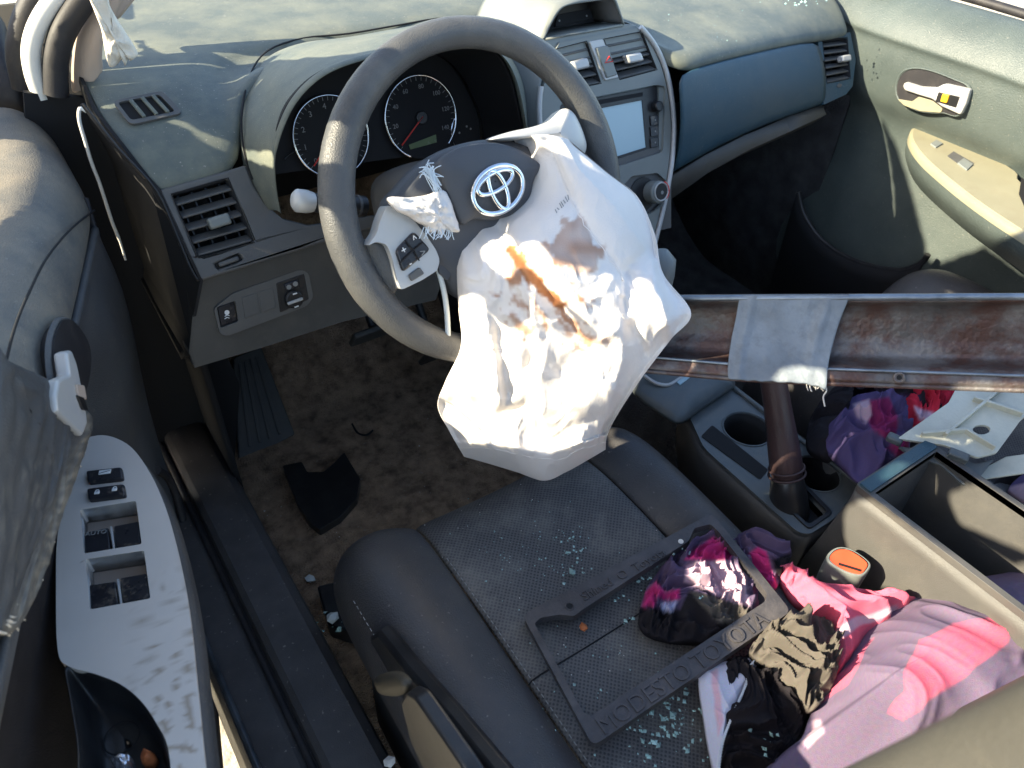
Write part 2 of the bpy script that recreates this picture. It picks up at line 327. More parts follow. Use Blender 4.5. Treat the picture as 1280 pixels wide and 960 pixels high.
# cabin floor: flat carpet, toe board rising forward, tunnel under the console, passenger side
FZ = -0.05
def floor_strip(name, x0, x1, m):
    prof = [(-1.1, FZ), (-.6, FZ), (-.2, FZ), (.15, FZ), (.4, FZ), (.55, FZ + .02), (.68, FZ + .12), (.85, FZ + .32), (.98, FZ + .5)]
    prof = [(a.x, a.y) for a in smoothline([Vector((y, z, 0)) for y, z in prof], 6)]
    xs = [x0 + (x1 - x0) * i / 14 for i in range(15)]
    rows = [[Vector((x, y, z + .006 * fbm((x, y, 0), 9) + .02 * max(0, 1 - (x - x0) / .05) * 0)) for x in xs] for y, z in prof]
    return struct(loft(name, rows, m, sub=1, solid=.01))
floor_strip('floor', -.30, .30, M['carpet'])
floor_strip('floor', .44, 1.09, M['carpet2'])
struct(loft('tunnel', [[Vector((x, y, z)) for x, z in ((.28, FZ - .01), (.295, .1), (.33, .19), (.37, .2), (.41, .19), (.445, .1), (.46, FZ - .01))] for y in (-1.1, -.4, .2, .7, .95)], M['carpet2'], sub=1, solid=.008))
# door sill, extruded along the car
sp = [(-.285, FZ), (-.292, .06), (-.298, .085), (-.31, .098), (-.345, .102), (-.362, .1), (-.37, .093), (-.374, .076), (-.384, .074), (-.392, .078), (-.43, .076), (-.442, .07), (-.448, .055), (-.45, .0), (-.46, -.16), (-.40, -.2)]
sill = empty('door_sill', (-.37, 0, -.2), 'black scuffed plastic door sill along the driver side carpet', 'door sill')
loft('scuff_plate', [[Vector((x, y, z)) for x, z in sp] for y in (-1.1, -.6, -.2, .2, .46)], M['sill'], sill, sub=0, solid=.004, sharp=25)
loft('metal_strip', [[Vector((x, y, z)) for x, z in ((-.432, .0785), (-.436, .0795), (-.440, .0775))] for y in (-1.1, -.3, .3)], M['steel'], sill, sub=0, solid=.002)
tube('seal', [Vector((-.380, y, .080)) for y in (-1.1, -.6, 0, .45)], .005, M['rubber'], sill)

# ================================================================ car body: pillar, jamb, kick panel
body = empty('car_body', (-.45, .5, -.2), 'white car body edge with beige pillar trim at the driver side windshield post', 'car body')
yA = .47
def bodyline(pts, y): return smoothline([PY(a, b, y) for a, b in pts], 5)
tr = bodyline([(118, -25), (104, 10), (90, 40), (84, 75), (84, 110), (88, 118)], yA); tr2 = bodyline([(170, -25), (150, 15), (135, 45), (131, 70), (132, 86), (126, 92)], yA - .03)
loft('pillar_trim', [tr, [a * .5 + b * .5 + Vector((0, -.02, 0)) for a, b in zip(tr, tr2)], tr2], M['beige'], body, sub=1, solid=.01)
pt3 = bodyline([(170, -25), (195, -25), (160, 15), (148, 25)], yA + .02)
slab('upper_trim', [PY(a, b, yA + .03) for a, b in ((120, -40), (200, -40), (170, 0), (149, 26), (128, 20))], M['beige'], body, t=.02, bev=.004)
tube('weatherstrip', bodyline([(128, -30), (100, 5), (79, 40), (70, 75), (70, 118)], yA - .02), [.0145] * 21, M['rubber'], body, n=14)
tube('jamb', bodyline([(92, -25), (64, 5), (46, 35), (39, 65), (43, 95), (53, 122)], yA - .01), [.011] * 26, M['white_paint'], body, n=12)
tube('outer_seal', bodyline([(60, -25), (42, 5), (30, 35), (25, 70), (32, 110)], yA + .03), .016, M['rubber'], body, n=12)
# black slab stands in for shade in the door gap; pale flange beside it
slab('gap_shade', [PY(a, b, .45) for a, b in ((30, 116), (105, 122), (135, 160), (215, 300), (300, 480), (290, 620), (190, 660), (100, 600), (40, 300))], M['void'], body, t=.01, back=(0, 1, 0))
loft('far_kick_panel', [[Vector((1.085, y, z)) for z in (-.1, .2, .5, .72)] for y in (.25, .5, 1.0)], M['carpet2'], body, sub=0, solid=.01)
fl = smoothline([PY(a, b, .37) for a, b in ((108, 139), (100, 136), (99, 150), (106, 175), (115, 205), (124, 228), (135, 262), (141, 280), (150, 302), (157, 325))], 4)
tube('flange', fl, [.0026] * 5 + [.0022] * (len(fl) - 10) + [.0016] * 5, M['white_paint'], body, n=8)
# kick panel between sill and toe board
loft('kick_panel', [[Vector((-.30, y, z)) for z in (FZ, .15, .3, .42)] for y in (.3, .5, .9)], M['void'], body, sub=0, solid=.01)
# torn strip of headliner cloth hanging by the pillar
tl = [PY(a, b, .40) for a, b in ((108, -20), (132, -20), (136, 5), (150, 30), (163, 50), (172, 66), (170, 72), (163, 76), (161, 70), (157, 82), (154, 73), (149, 78), (142, 84), (136, 80), (131, 58), (127, 35), (118, 12))]
ts = pillow('torn_trim_strip', tl, M['beige_light'], None, h=.006, rings=7, n=3, fold=.004, fscale=40, up=(-.3, -.9, .3))
tag(ts, 'torn cream strip of headliner cloth with a frayed end hanging beside the windshield pillar', 'torn cloth')

# ================================================================ dashboard
dash = empty('dashboard', (.35, .4, .5), 'dusty dark grey dashboard with instrument binnacle and centre stack', 'dashboard')
VPL = Plane((0, -.868, .497), (-.24, .246, .584))
F1 = VPL((197, 238), (250, 223), (310, 206)) + [Vector((-.15, .375, .695)), Vector((0, .38, .70)), Vector((.12, .38, .70)), Vector((.26, .36, .70)), Vector((.475, .335, .70))]
F1 += [PY(a, b, y) for a, b, y in ((847, 88, .2), (880, 78, .209), (930, 65, .222), (980, 54, .24), (1025, 46, .256), (1063, 40, .263))]
rows = [[], [], [], [], [], [], [], []]
for i, f in enumerate(F1):
    sh = -.02 if i == 0 else 0; sr = .03 if i == len(F1) - 1 else 0
    zt = .69 if i < 8 else .685
    rows[0].append(f + Vector((0, .004, -.012)))
    rows[1].append(f)
    rows[2].append(f + Vector((sh * .4, .012, .016)))
    rows[3].append(f + Vector((sh + sr * .3, .045, (zt - f.z) * .72)))
    rows[4].append(Vector((f.x + sh * 1.5 + sr, f.y + .10, zt + .003)))
    rows[5].append(Vector((f.x + sh * 1.2 + sr, .46, .708)))
    rows[6].append(Vector((f.x + sh + sr, .64, .716)))
    rows[7].append(Vector((f.x + sh + sr, 1.0, .718)))
dt = loft('dash_top', rows, M['dash'], dash, sub=2, solid=.006)
# closing end face towards the driver's door
E0 = [rows[k][0] for k in range(1, 8)]
LPL = Plane((0, -.97, .24), (-.2, .222, .5))
slab('end_panel', E0 + [Vector((-.32, 1.0, .36)), LPL.at(243, 458) + Vector((0, .03, 0)), *LPL((240, 456), (236, 436), (241, 398)), VPL.at(250, 352), VPL.at(222, 292)], M['void'], dash, t=.004, back=(1, 0, 0))
loft('end_trim', [[p + Vector((-.002, 0, .001)) for p in smoothline(VPL((106, 130), (150, 186), (197, 238), (222, 292), (240, 335), (250, 352)), 4)],
                  [p + Vector((-.004, .012, -.004)) for p in smoothline(VPL((106, 130), (150, 186), (197, 238), (222, 292), (240, 335), (250, 352)), 4)]], M['black'], dash, sub=0, solid=.002)
# defroster outlet
DP = Plane((.03, -.5, .86), rows[3][0] * .4 + rows[4][0] * .35 + rows[3][1] * .25 + Vector((0, 0, .004)))
dv = empty('defroster_vent', DP.at(185, 135), '', '') ; del dv['label']; del dv['category']; dv.parent = dash; dv.location = DP.at(185, 135) - wloc(dash)
plate('bezel', rounded(DP((140, 126), (203, 113), (229, 141), (163, 156)), .008), M['panel'], dv, t=.004, holes=[rounded(DP((147, 128), (199, 118), (219, 139), (164, 150)), .004)], bev=.001)
slab('slot', [p - Vector((0, 0, .0) ) + DP.n * -.003 for p in DP((147, 128), (199, 118), (219, 139), (164, 150))], M['void'], dv, t=.001)
for a in (0.30, .58, .84):
    A = DP.at(147, 128).lerp(DP.at(199, 118), a); B = DP.at(164, 150).lerp(DP.at(219, 139), a)
    box('slat', (A + B) / 2, A - B, DP.n.cross(A - B), DP.n, ((A - B).length, .0045, .004), M['dash'], dv, bev=.0008)

def vent(name, q, plane, nv, tabpos, tabsize, parent, label=None, inner=True, tabmat='silver'):
    """air vent: dark box behind a four-cornered hole, cross vanes, upright blades behind them and an adjusting tab. q: TL TR BR BL"""
    n = plane.n; q = [Vector(p) for p in q]; c = sum(q, Vector()) / 4
    e = bpy.data.objects.new(name, None); COL.objects.link(e); e.empty_display_size = .02; e.parent = parent; e.location = c - wloc(parent)
    if label: e['label'] = label
    loft('duct', [[p + n * .0005 for p in q], [c + (p - c) * .92 - n * .045 for p in q]], M['void'], e, closed=True, cap=False, sub=0, solid=.0015, soff=1)
    slab('duct_back', [c + (p - c) * .93 - n * .044 for p in q], M['void'], e, t=.002)
    for k in range(nv):
        f = (k + .6) / nv; a = q[0].lerp(q[3], f) - n * .009; b = q[1].lerp(q[2], f) - n * .009; w = (q[3] - q[0]).normalized()
        ax = (b - a); d = (-n * .85 - w * .5).normalized()
        box('vane', (a + b) / 2, ax, d, ax.cross(d), (ax.length * .985, .016, .003), M['panel'], e, bev=.001)
    for k in range(4):
        f = (k + .5) / 4; a = q[0].lerp(q[1], f) - n * .028; b = q[3].lerp(q[2], f) - n * .028
        box('blade', (a + b) / 2, b - a, n, (b - a).cross(n), ((b - a).length * .94, .014, .002), M['black'], e, bev=0)
    if tabpos:
        u = (q[1] - q[0]).normalized(); w = (q[3] - q[0]).normalized()
        box('tab', Vector(tabpos) + n * .004, u, w, n, (tabsize[0], tabsize[1], .014), M[tabmat], e, bev=.003, seg=3)
    return e

# driver side vent panel
o1 = VPL((197, 238), (250, 223), (308, 206), (318, 232), (335, 258), (352, 272), (385, 281), (470, 268), (540, 250), (540, 275), (470, 284), (400, 305), (330, 327), (250, 352), (236, 322), (218, 285))
h1 = VPL((215, 243), (285, 223), (317, 303), (249, 322))
plate('vent_panel', o1, M['panel'], dash, t=.02, holes=[rounded(h1, .004), rounded(VPL((268, 330), (300, 318), (304, 325), (272, 337)), .002)], bev=.004, seg=3)
vent('air_vent', h1, VPL, 5, VPL.at(273, 277), (.027, .014), dash, tabmat='stack')
slab('vent_wheel_slot', [p - VPL.n * .004 for p in VPL((266, 330), (301, 317), (305, 326), (270, 339))], M['void'], dash, t=.002)
c0 = VPL.at(286, 327); u0 = VPL.at(300, 322) - VPL.at(272, 332)
box('vent_wheel', c0 - VPL.n * .001, u0, VPL.n, u0.cross(VPL.n), (.026, .006, .006), M['panel'], dash, bev=.002)
# ledge and lower panel
LPL = Plane((0, -.97, .24), (-.2, .222, .5))
o2 = [VPL.at(250, 353) + Vector((0, .008, -.002)), VPL.at(330, 328) + Vector((0, .008, -.002)), VPL.at(400, 306) + Vector((0, .008, -.002)), VPL.at(470, 285) + Vector((0, .008, -.002)), VPL.at(540, 278) + Vector((0, .008, -.002)), *LPL((560, 330), (545, 375), (430, 402), (330, 434), (243, 460), (236, 440), (240, 400))]
plate('lower_panel', o2, M['lower'], dash, t=.03, bev=.003, back=(0, 1, -.1))
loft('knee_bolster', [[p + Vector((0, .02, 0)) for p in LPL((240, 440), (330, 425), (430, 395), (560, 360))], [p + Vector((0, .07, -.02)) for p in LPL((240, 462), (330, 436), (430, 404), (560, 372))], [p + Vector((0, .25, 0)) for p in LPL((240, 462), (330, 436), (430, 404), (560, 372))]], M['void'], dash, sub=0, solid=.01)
SPL = LPL.off(.006)
sw = plate('switch_panel', rounded(SPL((267, 386), (291, 367), (375, 337), (386, 341), (392, 372), (383, 383), (285, 420), (275, 418)), .006), M['panel'], dash, t=.008, holes=[rounded(SPL((271, 384), (294, 376), (298, 402), (276, 410)), .002)], bev=.002, seg=3)
b1 = slab('traction_button', rounded([p - SPL.n * .002 for p in SPL((272, 385), (293, 377), (297, 401), (277, 409))], .002), M['switch'], sw, t=.01, bev=.0015)
bu = SPL.at(294, 376) - SPL.at(271, 384)
disc('icon', SPL.at(284, 391) + SPL.n * -.001, SPL.n, bu, .0032, M['mark'], sw, t=.0006, bev=0, N=14)
for dy in (5, 8):
    tube('icon', [SPL.at(281, 391 + dy) - SPL.n * .001, SPL.at(284, 389 + dy) - SPL.n * .001, SPL.at(287, 390 + dy) - SPL.n * .001], .0006, M['mark'], sw, n=6)
for a, b in (((302, 372), (321, 366)), ((323, 365), (341, 359))):
    slab('blank', rounded([p + SPL.n * .0008 for p in SPL(a, b, (b[0] + 4, b[1] + 25), (a[0] + 4, a[1] + 26))], .001), M['panel'], sw, t=.004, bev=.0008)
slab('mirror_switch_plate', rounded([p + SPL.n * .001 for p in SPL((345, 354), (380, 342), (386, 374), (350, 391))], .002), M['black'], sw, t=.004, bev=.001)
for q in ((360, 358), (368, 354)): disc('icon', SPL.at(*q) + SPL.n * .0045, SPL.n, bu, .0035, M['markdim'], sw, t=.002, bev=.0005, N=16)
box('selector', SPL.at(364, 356) + SPL.n * .002, bu, SPL.n, bu.cross(SPL.n), (.021, .004, .0105), M['switch'], sw, bev=.0018)
disc('mirror_knob', SPL.at(366, 373) + SPL.n * .008, SPL.n, bu, .0125, M['black'], sw, t=.008, bev=.002)
box('knob_bar', SPL.at(366, 374) + SPL.n * .0095, bu, SPL.n, bu.cross(SPL.n), (.022, .004, .004), M['silver'], sw, bev=.0012)
for q in ((366, 365), (368, 381)): box('knob_mark', SPL.at(*q) + SPL.n * .0086, bu, SPL.n, bu.cross(SPL.n), (.006, .001, .002), M['mark'], sw, bev=.0004)

# ---------------- binnacle
lipP = [(352, 268), (346, 232), (345, 195), (354, 160), (372, 125), (402, 96), (442, 78), (495, 66), (555, 59), (608, 60), (632, 74), (647, 104), (656, 145), (661, 180), (655, 215)]
lip = smoothline([PY(a, b, .205 - .01 * math.sin(math.pi * i / 14)) for i, (a, b) in enumerate(lipP)], 4)
outP = [(318, 262), (304, 225), (303, 165), (312, 100), (332, 66), (378, 46), (436, 38), (500, 26), (560, 14), (622, 18)]
outer = [VPL.at(335, 262), VPL.at(310, 212), PZ(302, 152, .672), PZ(312, 98, .69), PZ(334, 66, .698), PZ(378, 50, .7), PZ(436, 44, .7), PZ(500, 33, .7), PZ(560, 24, .7), PZ(622, 30, .7), Vector((.26, .36, .69)), Vector((.265, .31, .66)), Vector((.262, .28, .62)), Vector((.25, .265, .56)), Vector((.24, .26, .52))]
outer = smoothline(outer, 4); N_ = len(lip)
lo = [p + (q - p).normalized() * .004 + Vector((0, -.001, 0)) for p, q in zip(lip, outer)]
l2 = [p + (q - p).normalized() * .014 + Vector((0, .003, .002)) for p, q in zip(lip, outer)]
md = [p * .55 + q * .45 + Vector((0, 0, .012)) * math.sin(math.pi * min(1, i / (N_ - 1))) for i, (p, q) in enumerate(zip(lip, outer))]
ou = [q + Vector((0, 0, .001)) for q in outer]; ob = [q + Vector((0, .02, -.02)) for q in outer]
loft('binnacle_hood', [[p + Vector((0, .012, 0)) for p in lip], lip, lo, l2, md, ou, ob], M['dash'], dash, sub=1, solid=.002, soff=-1)
tube('hood_seam', [q + Vector((0, -.001, .0025)) for q in outer[3:38]], .0013, M['void'], dash, n=6)
cc = Vector((.02, .2, .63))
GY = .315; GP = Plane((0, -.955, .297), (0.02, GY, .63))
def togp(p, f): q = Vector((cc.x + (p.x - cc.x) * f, 0, cc.z + (p.z - cc.z) * (f * .68 if p.z > cc.z else f))); q.y = GY + (q.z - .63) * .311; return q
tun = [[p + Vector((0, .010, 0)) for p in lip], [togp(p, .93) * .5 + p * .5 for p in lip], [togp(p, .9) for p in lip]]
loft('binnacle_tunnel', tun, M['void'], dash, sub=1, solid=.002, soff=0)
clus = slab('instrument_cluster', [p + Vector((0, .004, 0)) for p in tun[2]], M['void'], dash, t=.01, back=(0, 1, -.3))
gu = Vector((1, 0, 0)); gv = GP.n.cross(gu)
def gauge(c, r, labels, a0, a1, ndl, nt_, sz):
    disc('dial', c, GP.n, gu, r, M['void'], clus, t=.002, bev=0)
    tube('chrome_ring', ringpath(c + GP.n * .002, GP.n, gu, r, 56, a0=a0 + 18, a1=a1 - 20), .0017, M['chrome'], clus, n=8)
    k = len(labels)
    for i, s in enumerate(labels):
        a = R(a0 + (a1 - a0) * i / (k - 1)); p = c + (gu * math.cos(a) + gv * math.sin(a)) * r * .74 + GP.n * .0006
        text('numeral', s, p, gu, GP.n, sz, M['markdim'], clus, depth=.0002)
    for i in range(nt_ + 1):
        a = R(a0 + (a1 - a0) * i / nt_); d = gu * math.cos(a) + gv * math.sin(a)
        box('tick', c + d * r * .92 + GP.n * .0006, d, GP.n.cross(d), GP.n, (r * .09, .0007, .0004), M['markdim'], clus, bev=0)
    a = R(ndl); d = gu * math.cos(a) + gv * math.sin(a)
    box('needle', c + d * r * .42 + GP.n * .004, d, GP.n.cross(d), GP.n, (r * .92, .0016, .001), M['red'], clus, bev=0)
    disc('needle_cap', c + GP.n * .0045, GP.n, gu, r * .16, M['black'], clus, t=.004, bev=.001, N=20)
gauge(GP.at(414, 171), .054, list('012345678'), 222, -42, 222, 32, .0105)
gauge(GP.at(526, 147), .0575, ['', '20', '40', '60', '80', '100', '120', '140'], 222, -30, 218, 28, .0088)
tube('chrome_ring', ringpath(GP.at(378, 217), GP.n, gu, .03, 20, a0=60, a1=130), .0009, M['chrome'], clus, n=6)
slab('display', GP.off(.001)((511, 181), (545, 168), (546, 178), (513, 187)), M['lcd'], clus, t=.0006)
gg = GP.at(590, 165); tube('chrome_ring', ringpath(gg, GP.n, gu, .036, 30, a0=130, a1=250), .0009, M['chrome'], clus, n=6)
for q in ((583, 158), (588, 161), (574, 166)): disc('warning_lamp', GP.at(*q) + GP.n * .001, GP.n, gu, .0016, M['markdim'], clus, t=.0004, bev=0, N=10)
box('reflection_bar', GP.at(615, 118), gv, gu, GP.n, (.075, .006, .001), M['black'], clus, bev=0)

# ---------------- steering column and stalk
col = bpy.data.objects.new('steering_column', None); COL.objects.link(col); col.parent = dash; col.location = Vector((0, .15, .6)) - wloc(dash)
WN = Vector((0, -.897, .441)); WC = Vector((0, 0, .66)); WU = Vector((1, 0, 0)); WV = Vector((0, .441, .897))
cs = []
for d, w, h, dz in ((-.22, .058, .05, .01), (-.17, .064, .056, .008), (-.10, .062, .056, .006), (-.045, .056, .052, .002), (-.03, .045, .042, 0)):
    c = WC + WN * d + Vector((0, 0, dz - .012)); cs.append([c + WU * w * math.copysign(abs(math.cos(t)) ** .6, math.cos(t)) + WV * h * math.copysign(abs(math.sin(t)) ** .6, math.sin(t)) for t in [2 * math.pi * k / 20 for k in range(20)]])
loft('shroud', cs, M['panel'], col, closed=True, cap=True, sub=1)
k0 = PY(374, 251, .085); k1 = PY(402, 254, .085); k2 = PY(455, 258, .085); st = smoothline([k0, k1, k2], 6)
tube('stalk', [k0 + (k1 - k0) * .55, k0 + (k1 - k0) * .7, k1, k1.lerp(k2, .5), k2], [.0095, .0105, .011, .0115, .012], M['black'], col, n=16)
tube('stalk_knob', [k0 - (k1 - k0) * .30, k0 - (k1 - k0) * .24, k0 - (k1 - k0) * .1, k0 + (k1 - k0) * .3, k0 + (k1 - k0) * .58], [.004, .009, .0125, .0125, .011], M['silver'], col, n=18)
for f in (.15, .5, .8): tube('stalk_ring', [k1.lerp(k2, f), k1.lerp(k2, f + .06)], .0124, M['panel'], col, n=16)

# ---------------- centre stack
SP = Plane((0, -.93, .368), (.37, .2, .57))
st = empty('centre_stack', (.37, .2, .4), 'grey centre stack with screen, two air vents and heater knobs between dashboard halves', 'centre stack')
rightP = [(752, 0), (776, 14), (800, 34), (820, 60), (833, 92), (840, 130), (842, 165), (839, 205), (831, 250), (819, 300), (806, 345)]
rt = smoothline(SP(*rightP), 4)[8:]
lf = [Vector((.74 - p.x, p.y, p.z)) for p in rt]
hole_scr = SP((700, 130), (820, 106), (832, 108), (829, 190), (700, 232))
hv1 = SP((755, 49), (802, 40), (821, 87), (775, 99)); hv2 = SP((690, 63), (733, 52), (751, 104), (706, 113))
# face plate with openings
fr = [p - Vector((.006, 0, 0)) for p in rt]; fl_ = [p + Vector((.006, 0, 0)) for p in lf]
plate('face_plate', fr + fl_[::-1], M['stack'], st, t=.012, holes=[rounded(hole_scr, .006), rounded(hv1, .003), rounded(hv2, .003), rounded(SP((776, 235), (790, 220), (822, 216), (835, 228), (830, 256), (812, 268), (790, 262)), .004)], bev=.002)
tube('side_trim', [p + SP.n * .001 for p in rt], .0042, M['silver'], st, n=10)
tube('side_trim', [p + SP.n * .001 for p in lf[6:]], .0042, M['silver'], st, n=10)
# flanks going forward into the dash
for e_, sg in ((rt, 1), (lf, -1)):
    loft('flank', [[p for p in e_], [p + Vector((sg * .012, .03, -.004)) for p in e_], [p + Vector((sg * .03, .16, -.01)) for p in e_]], M['stack'], st, sub=1, solid=.003)
vent('air_vent', hv1, SP, 5, SP.at(789, 73), (.03, .014), st)
vent('air_vent', hv2, SP, 5, SP.at(722, 81), (.028, .014), st)
hz = slab('hazard_bezel', rounded([p + SP.n * .003 for p in SP((735, 52), (752, 49), (772, 97), (755, 101))], .003), M['silver'], st, t=.006, bev=.001)
slab('hazard_button', rounded([p + SP.n * .006 for p in SP((742, 60), (757, 57), (769, 94), (756, 98))], .003), M['stack'], hz, t=.006, bev=.0015, label='grey hazard light button with red triangle')
tri = [p + SP.n * .0065 for p in SP((753, 79), (758, 71), (763, 77))]; tube('hazard_triangle', tri, .0009, M['red'], hz, n=6, closed=True)
# head unit
hu = slab('head_unit', [p - SP.n * .010 for p in SP((695, 125), (836, 100), (834, 196), (695, 240))], M['stack'], st, t=.02)
plate('bezel', rounded([p - SP.n * .006 for p in SP((700, 132), (824, 107), (826, 186), (700, 230))], .002), M['black'], hu, t=.004, holes=[[p - SP.n * .006 for p in SP((710, 144), (806, 125), (811, 184), (710, 216))]], bev=.001)
slab('screen', [p - SP.n * .0075 for p in SP((709, 143), (807, 124), (812, 185), (709, 217))], M['screen'], hu, t=.002)
slab('disc_slot', [p - SP.n * .005 for p in SP((712, 132), (806, 115), (806, 120), (712, 138))], M['void'], hu, t=.002)
disc('volume_knob', SP.at(822, 133) + SP.n * .006, SP.n, (1, 0, 0), .0085, M['black'], hu, t=.014, bev=.002)
for yy in (150, 164, 178):
    slab('key', rounded([p - SP.n * .0035 for p in SP((815, yy - 5), (825, yy - 7), (825, yy + 5), (816, yy + 7))], .001), M['switch'], hu, t=.003, bev=.0006)
    disc('key_mark', SP.at(821, yy) - SP.n * .0031, SP.n, (1, 0, 0), .0014, M['markdim'], hu, t=.0004, bev=0, N=10)
slab('inner_strip', [p - SP.n * .0045 for p in SP((826, 108), (832, 109), (830, 187), (826, 187))], M['stack'], hu, t=.004)
slab('lower_bezel', [p - SP.n * .005 for p in SP((706, 222), (811, 187), (828, 183), (828, 190), (706, 231))], M['panel'], hu, t=.004)
# heater knobs
slab('heater_panel', [p - SP.n * .006 for p in SP((690, 255), (842, 205), (842, 285), (690, 320))], M['panel'], st, t=.006)
disc('knob_well', SP.at(806, 243) - SP.n * .004, SP.n, (1, 0, 0), .028, M['black'], st, t=.002, bev=.0005)
kb = disc('temperature_knob', SP.at(816, 240) + SP.n * .018, SP.n, (1, 0, 0), .0185, M['stack'], st, t=.024, bev=.003)
disc('knob_face', SP.at(817, 239) + SP.n * .0186, SP.n, (1, 0, 0), .0135, M['black'], kb, t=.001, bev=.0003)
tube('knob_ring', ringpath(SP.at(817, 239) + SP.n * .0188, SP.n, (1, 0, 0), .0145, 40), .0013, M['silver'], kb, n=6)
tube('hot_scale', ringpath(SP.at(817, 239) + SP.n * .0192, SP.n, (1, 0, 0), .0165, 20, a0=-55, a1=60), .0011, M['red'], kb, n=6)
disc('knob_icon', SP.at(818, 240) + SP.n * .0192, SP.n, (1, 0, 0), .003, M['markdim'], kb, t=.0005, bev=0, N=12)
disc('fan_knob', SP.at(752, 262) + SP.n * .018, SP.n, (1, 0, 0), .0185, M['stack'], st, t=.024, bev=.003)
slab('brow', [p - SP.n * .004 for p in SP((672, 70), (683, 46), (780, 29), (797, 31), (812, 48), (815, 62), (690, 90))], M['stack'], st, t=.006, bev=.001)
# clock pod on top
pod = bpy.data.objects.new('display_pod', None); COL.objects.link(pod); pod.parent = st; pod.location = SP.at(725, 25) - wloc(st)
pm = [(683, 48), (688, 32), (696, 16), (706, 9), (732, 5), (760, 1), (769, 9), (780, 31)]
mouth = [SP.at(a, b) + SP.n * (.012 * math.sin(math.pi * i / 7)) for i, (a, b) in enumerate(pm)]
mouth = smoothline(mouth, 3); mc = sum(mouth, Vector()) / len(mouth)
outm = [p + (p - mc).normalized() * .010 + Vector((0, .004, 0)) for p in mouth]
back1 = [p + (p - mc).normalized() * .022 + Vector((0, .05, .002)) for p in mouth]; back2 = [p + (p - mc).normalized() * .03 + Vector((0, .17, -.03)) for p in mouth]
loft('pod_hood', [[p + Vector((0, .006, 0)) for p in mouth], mouth, outm, back1, back2], M['stack'], pod, sub=1, solid=.002)
dp = [mc + (p - mc) * .78 + Vector((0, .05, -.012)) for p in mouth]
loft('pod_recess', [[p + Vector((0, .005, 0)) for p in mouth], dp], M['panel'], pod, sub=0, solid=.002, soff=1)
slab('pod_back', dp, M['black'], pod, t=.004, back=(0, 1, 0))
dsp = Plane((0, -.93, .368), dp[0] + Vector((0, -.006, 0)))
slab('pod_display', rounded(dsp((694, 34), (697, 18), (738, 10), (742, 23)), .003), M['void'], pod, t=.003, bev=.001)
for q in ((699, 26), (733, 20)): disc('screw', dsp.at(*q) + dsp.n * .001, dsp.n, (1, 0, 0), .0016, M['markdim'], pod, t=.0006, bev=0, N=10)
loft('pod_floor', [[mouth[0] + Vector((0, .002, 0)), mouth[-1] + Vector((0, .002, 0))], [dp[0], dp[-1]]], M['stack'], pod, sub=0, solid=.003)

# ---------------- passenger side: glove panel, vent, under-dash
top = [f + Vector((0, .003, -.004)) for f in F1[8:13]]
bot = [PY(a, b, y) for a, b, y in ((838, 220, .178), (885, 191, .185), (935, 166, .195), (985, 146, .205), (1031, 131, .214))]
rw = []
for k in range(7):
    f = k / 6; rw.append([a.lerp(b, f) + Vector((0, -.012 * math.sin(math.pi * f) - .004, 0)) for a, b in zip(top, bot)])
rw.append([b + Vector((0, .03, -.012)) for b in bot]); rw.append([b + Vector((0, .12, -.015)) for b in bot])
loft('glovebox_panel', rw, M['glove'], dash, sub=1, solid=.004)
lw = [[b + Vector((0, .008, -.006)) for b in bot], [PY(a, b, .20) for a, b in ((832, 250), (885, 212), (935, 185), (985, 163), (1030, 143))]]
lw += [[p + Vector((0, .02, -.02)) for p in lw[1]], [p + Vector((0, .3, -.05)) for p in lw[1]]]
loft('under_dash', lw, M['lower'], dash, sub=0, solid=.005)
slab('glovebox_latch', [PY(a, b, .192) for a, b in ((866, 210), (893, 196), (896, 200), (870, 214))], M['glove'], dash, t=.006, bev=.002)
RV = Plane((0, -.868, .497), (.98, .246, .584))
ovr = RV((1022, 46), (1063, 40), (1070, 74), (1066, 108), (1058, 118), (1030, 131))
hvr = RV((1028, 50), (1059, 47), (1063, 98), (1034, 104))
plate('vent_panel', ovr, M['glove'], dash, t=.02, holes=[rounded(hvr, .003)], bev=.003)
vent('air_vent', hvr, RV, 6, RV.at(1053, 74), (.028, .012), dash)
disc('vent_wheel', RV.at(1049, 107) + RV.n * .001, RV.n, (1, 0, 0), .008, M['panel'], dash, t=.004, bev=.001, ry=.004)
loft('firewall', [[Vector((x, .85, z)) for x in (-.4, .3, 1.15)] for z in (-.1, .3, .7)], M['void'], dash, sub=0, solid=.01)

# ================================================================ steering wheel
def inpoly(p, poly):
    x, y = p; c = False; n = len(poly)
    for i in range(n):
        (x1, y1), (x2, y2) = poly[i], poly[(i + 1) % n]
        if (y1 > y) != (y2 > y) and x < (x2 - x1) * (y - y1) / (y2 - y1) + x1: c = not c
    return c
sw_ = empty('steering_wheel', WC, 'dark grey leather steering wheel with chrome three-oval emblem and silver spokes', 'steering wheel')
rimpath = []; rr = []
for k in range(72):
    a = 2 * math.pi * k / 72; rimpath.append(WC + (WU * math.cos(a) + WV * math.sin(a)) * .1725); rr.append(.0176 + .0012 * math.cos(2 * a))
tube('rim', rimpath, rr, M['rim'], sw_, n=20, closed=True)
for s in (.0,):
    tube('rim_seam', [WC + (WU * math.cos(a) + WV * math.sin(a)) * (.1735 - .0145) + WN * .0075 for a in [2 * math.pi * k / 72 for k in range(72)]], .0009, M['rubber'], sw_, n=6, closed=True)
HP = Plane(WN, WC + WN * .03)
def hp(pts, d=0): return [PL(a, b, WN, WC + WN * (.03 + d)) for a, b in pts]
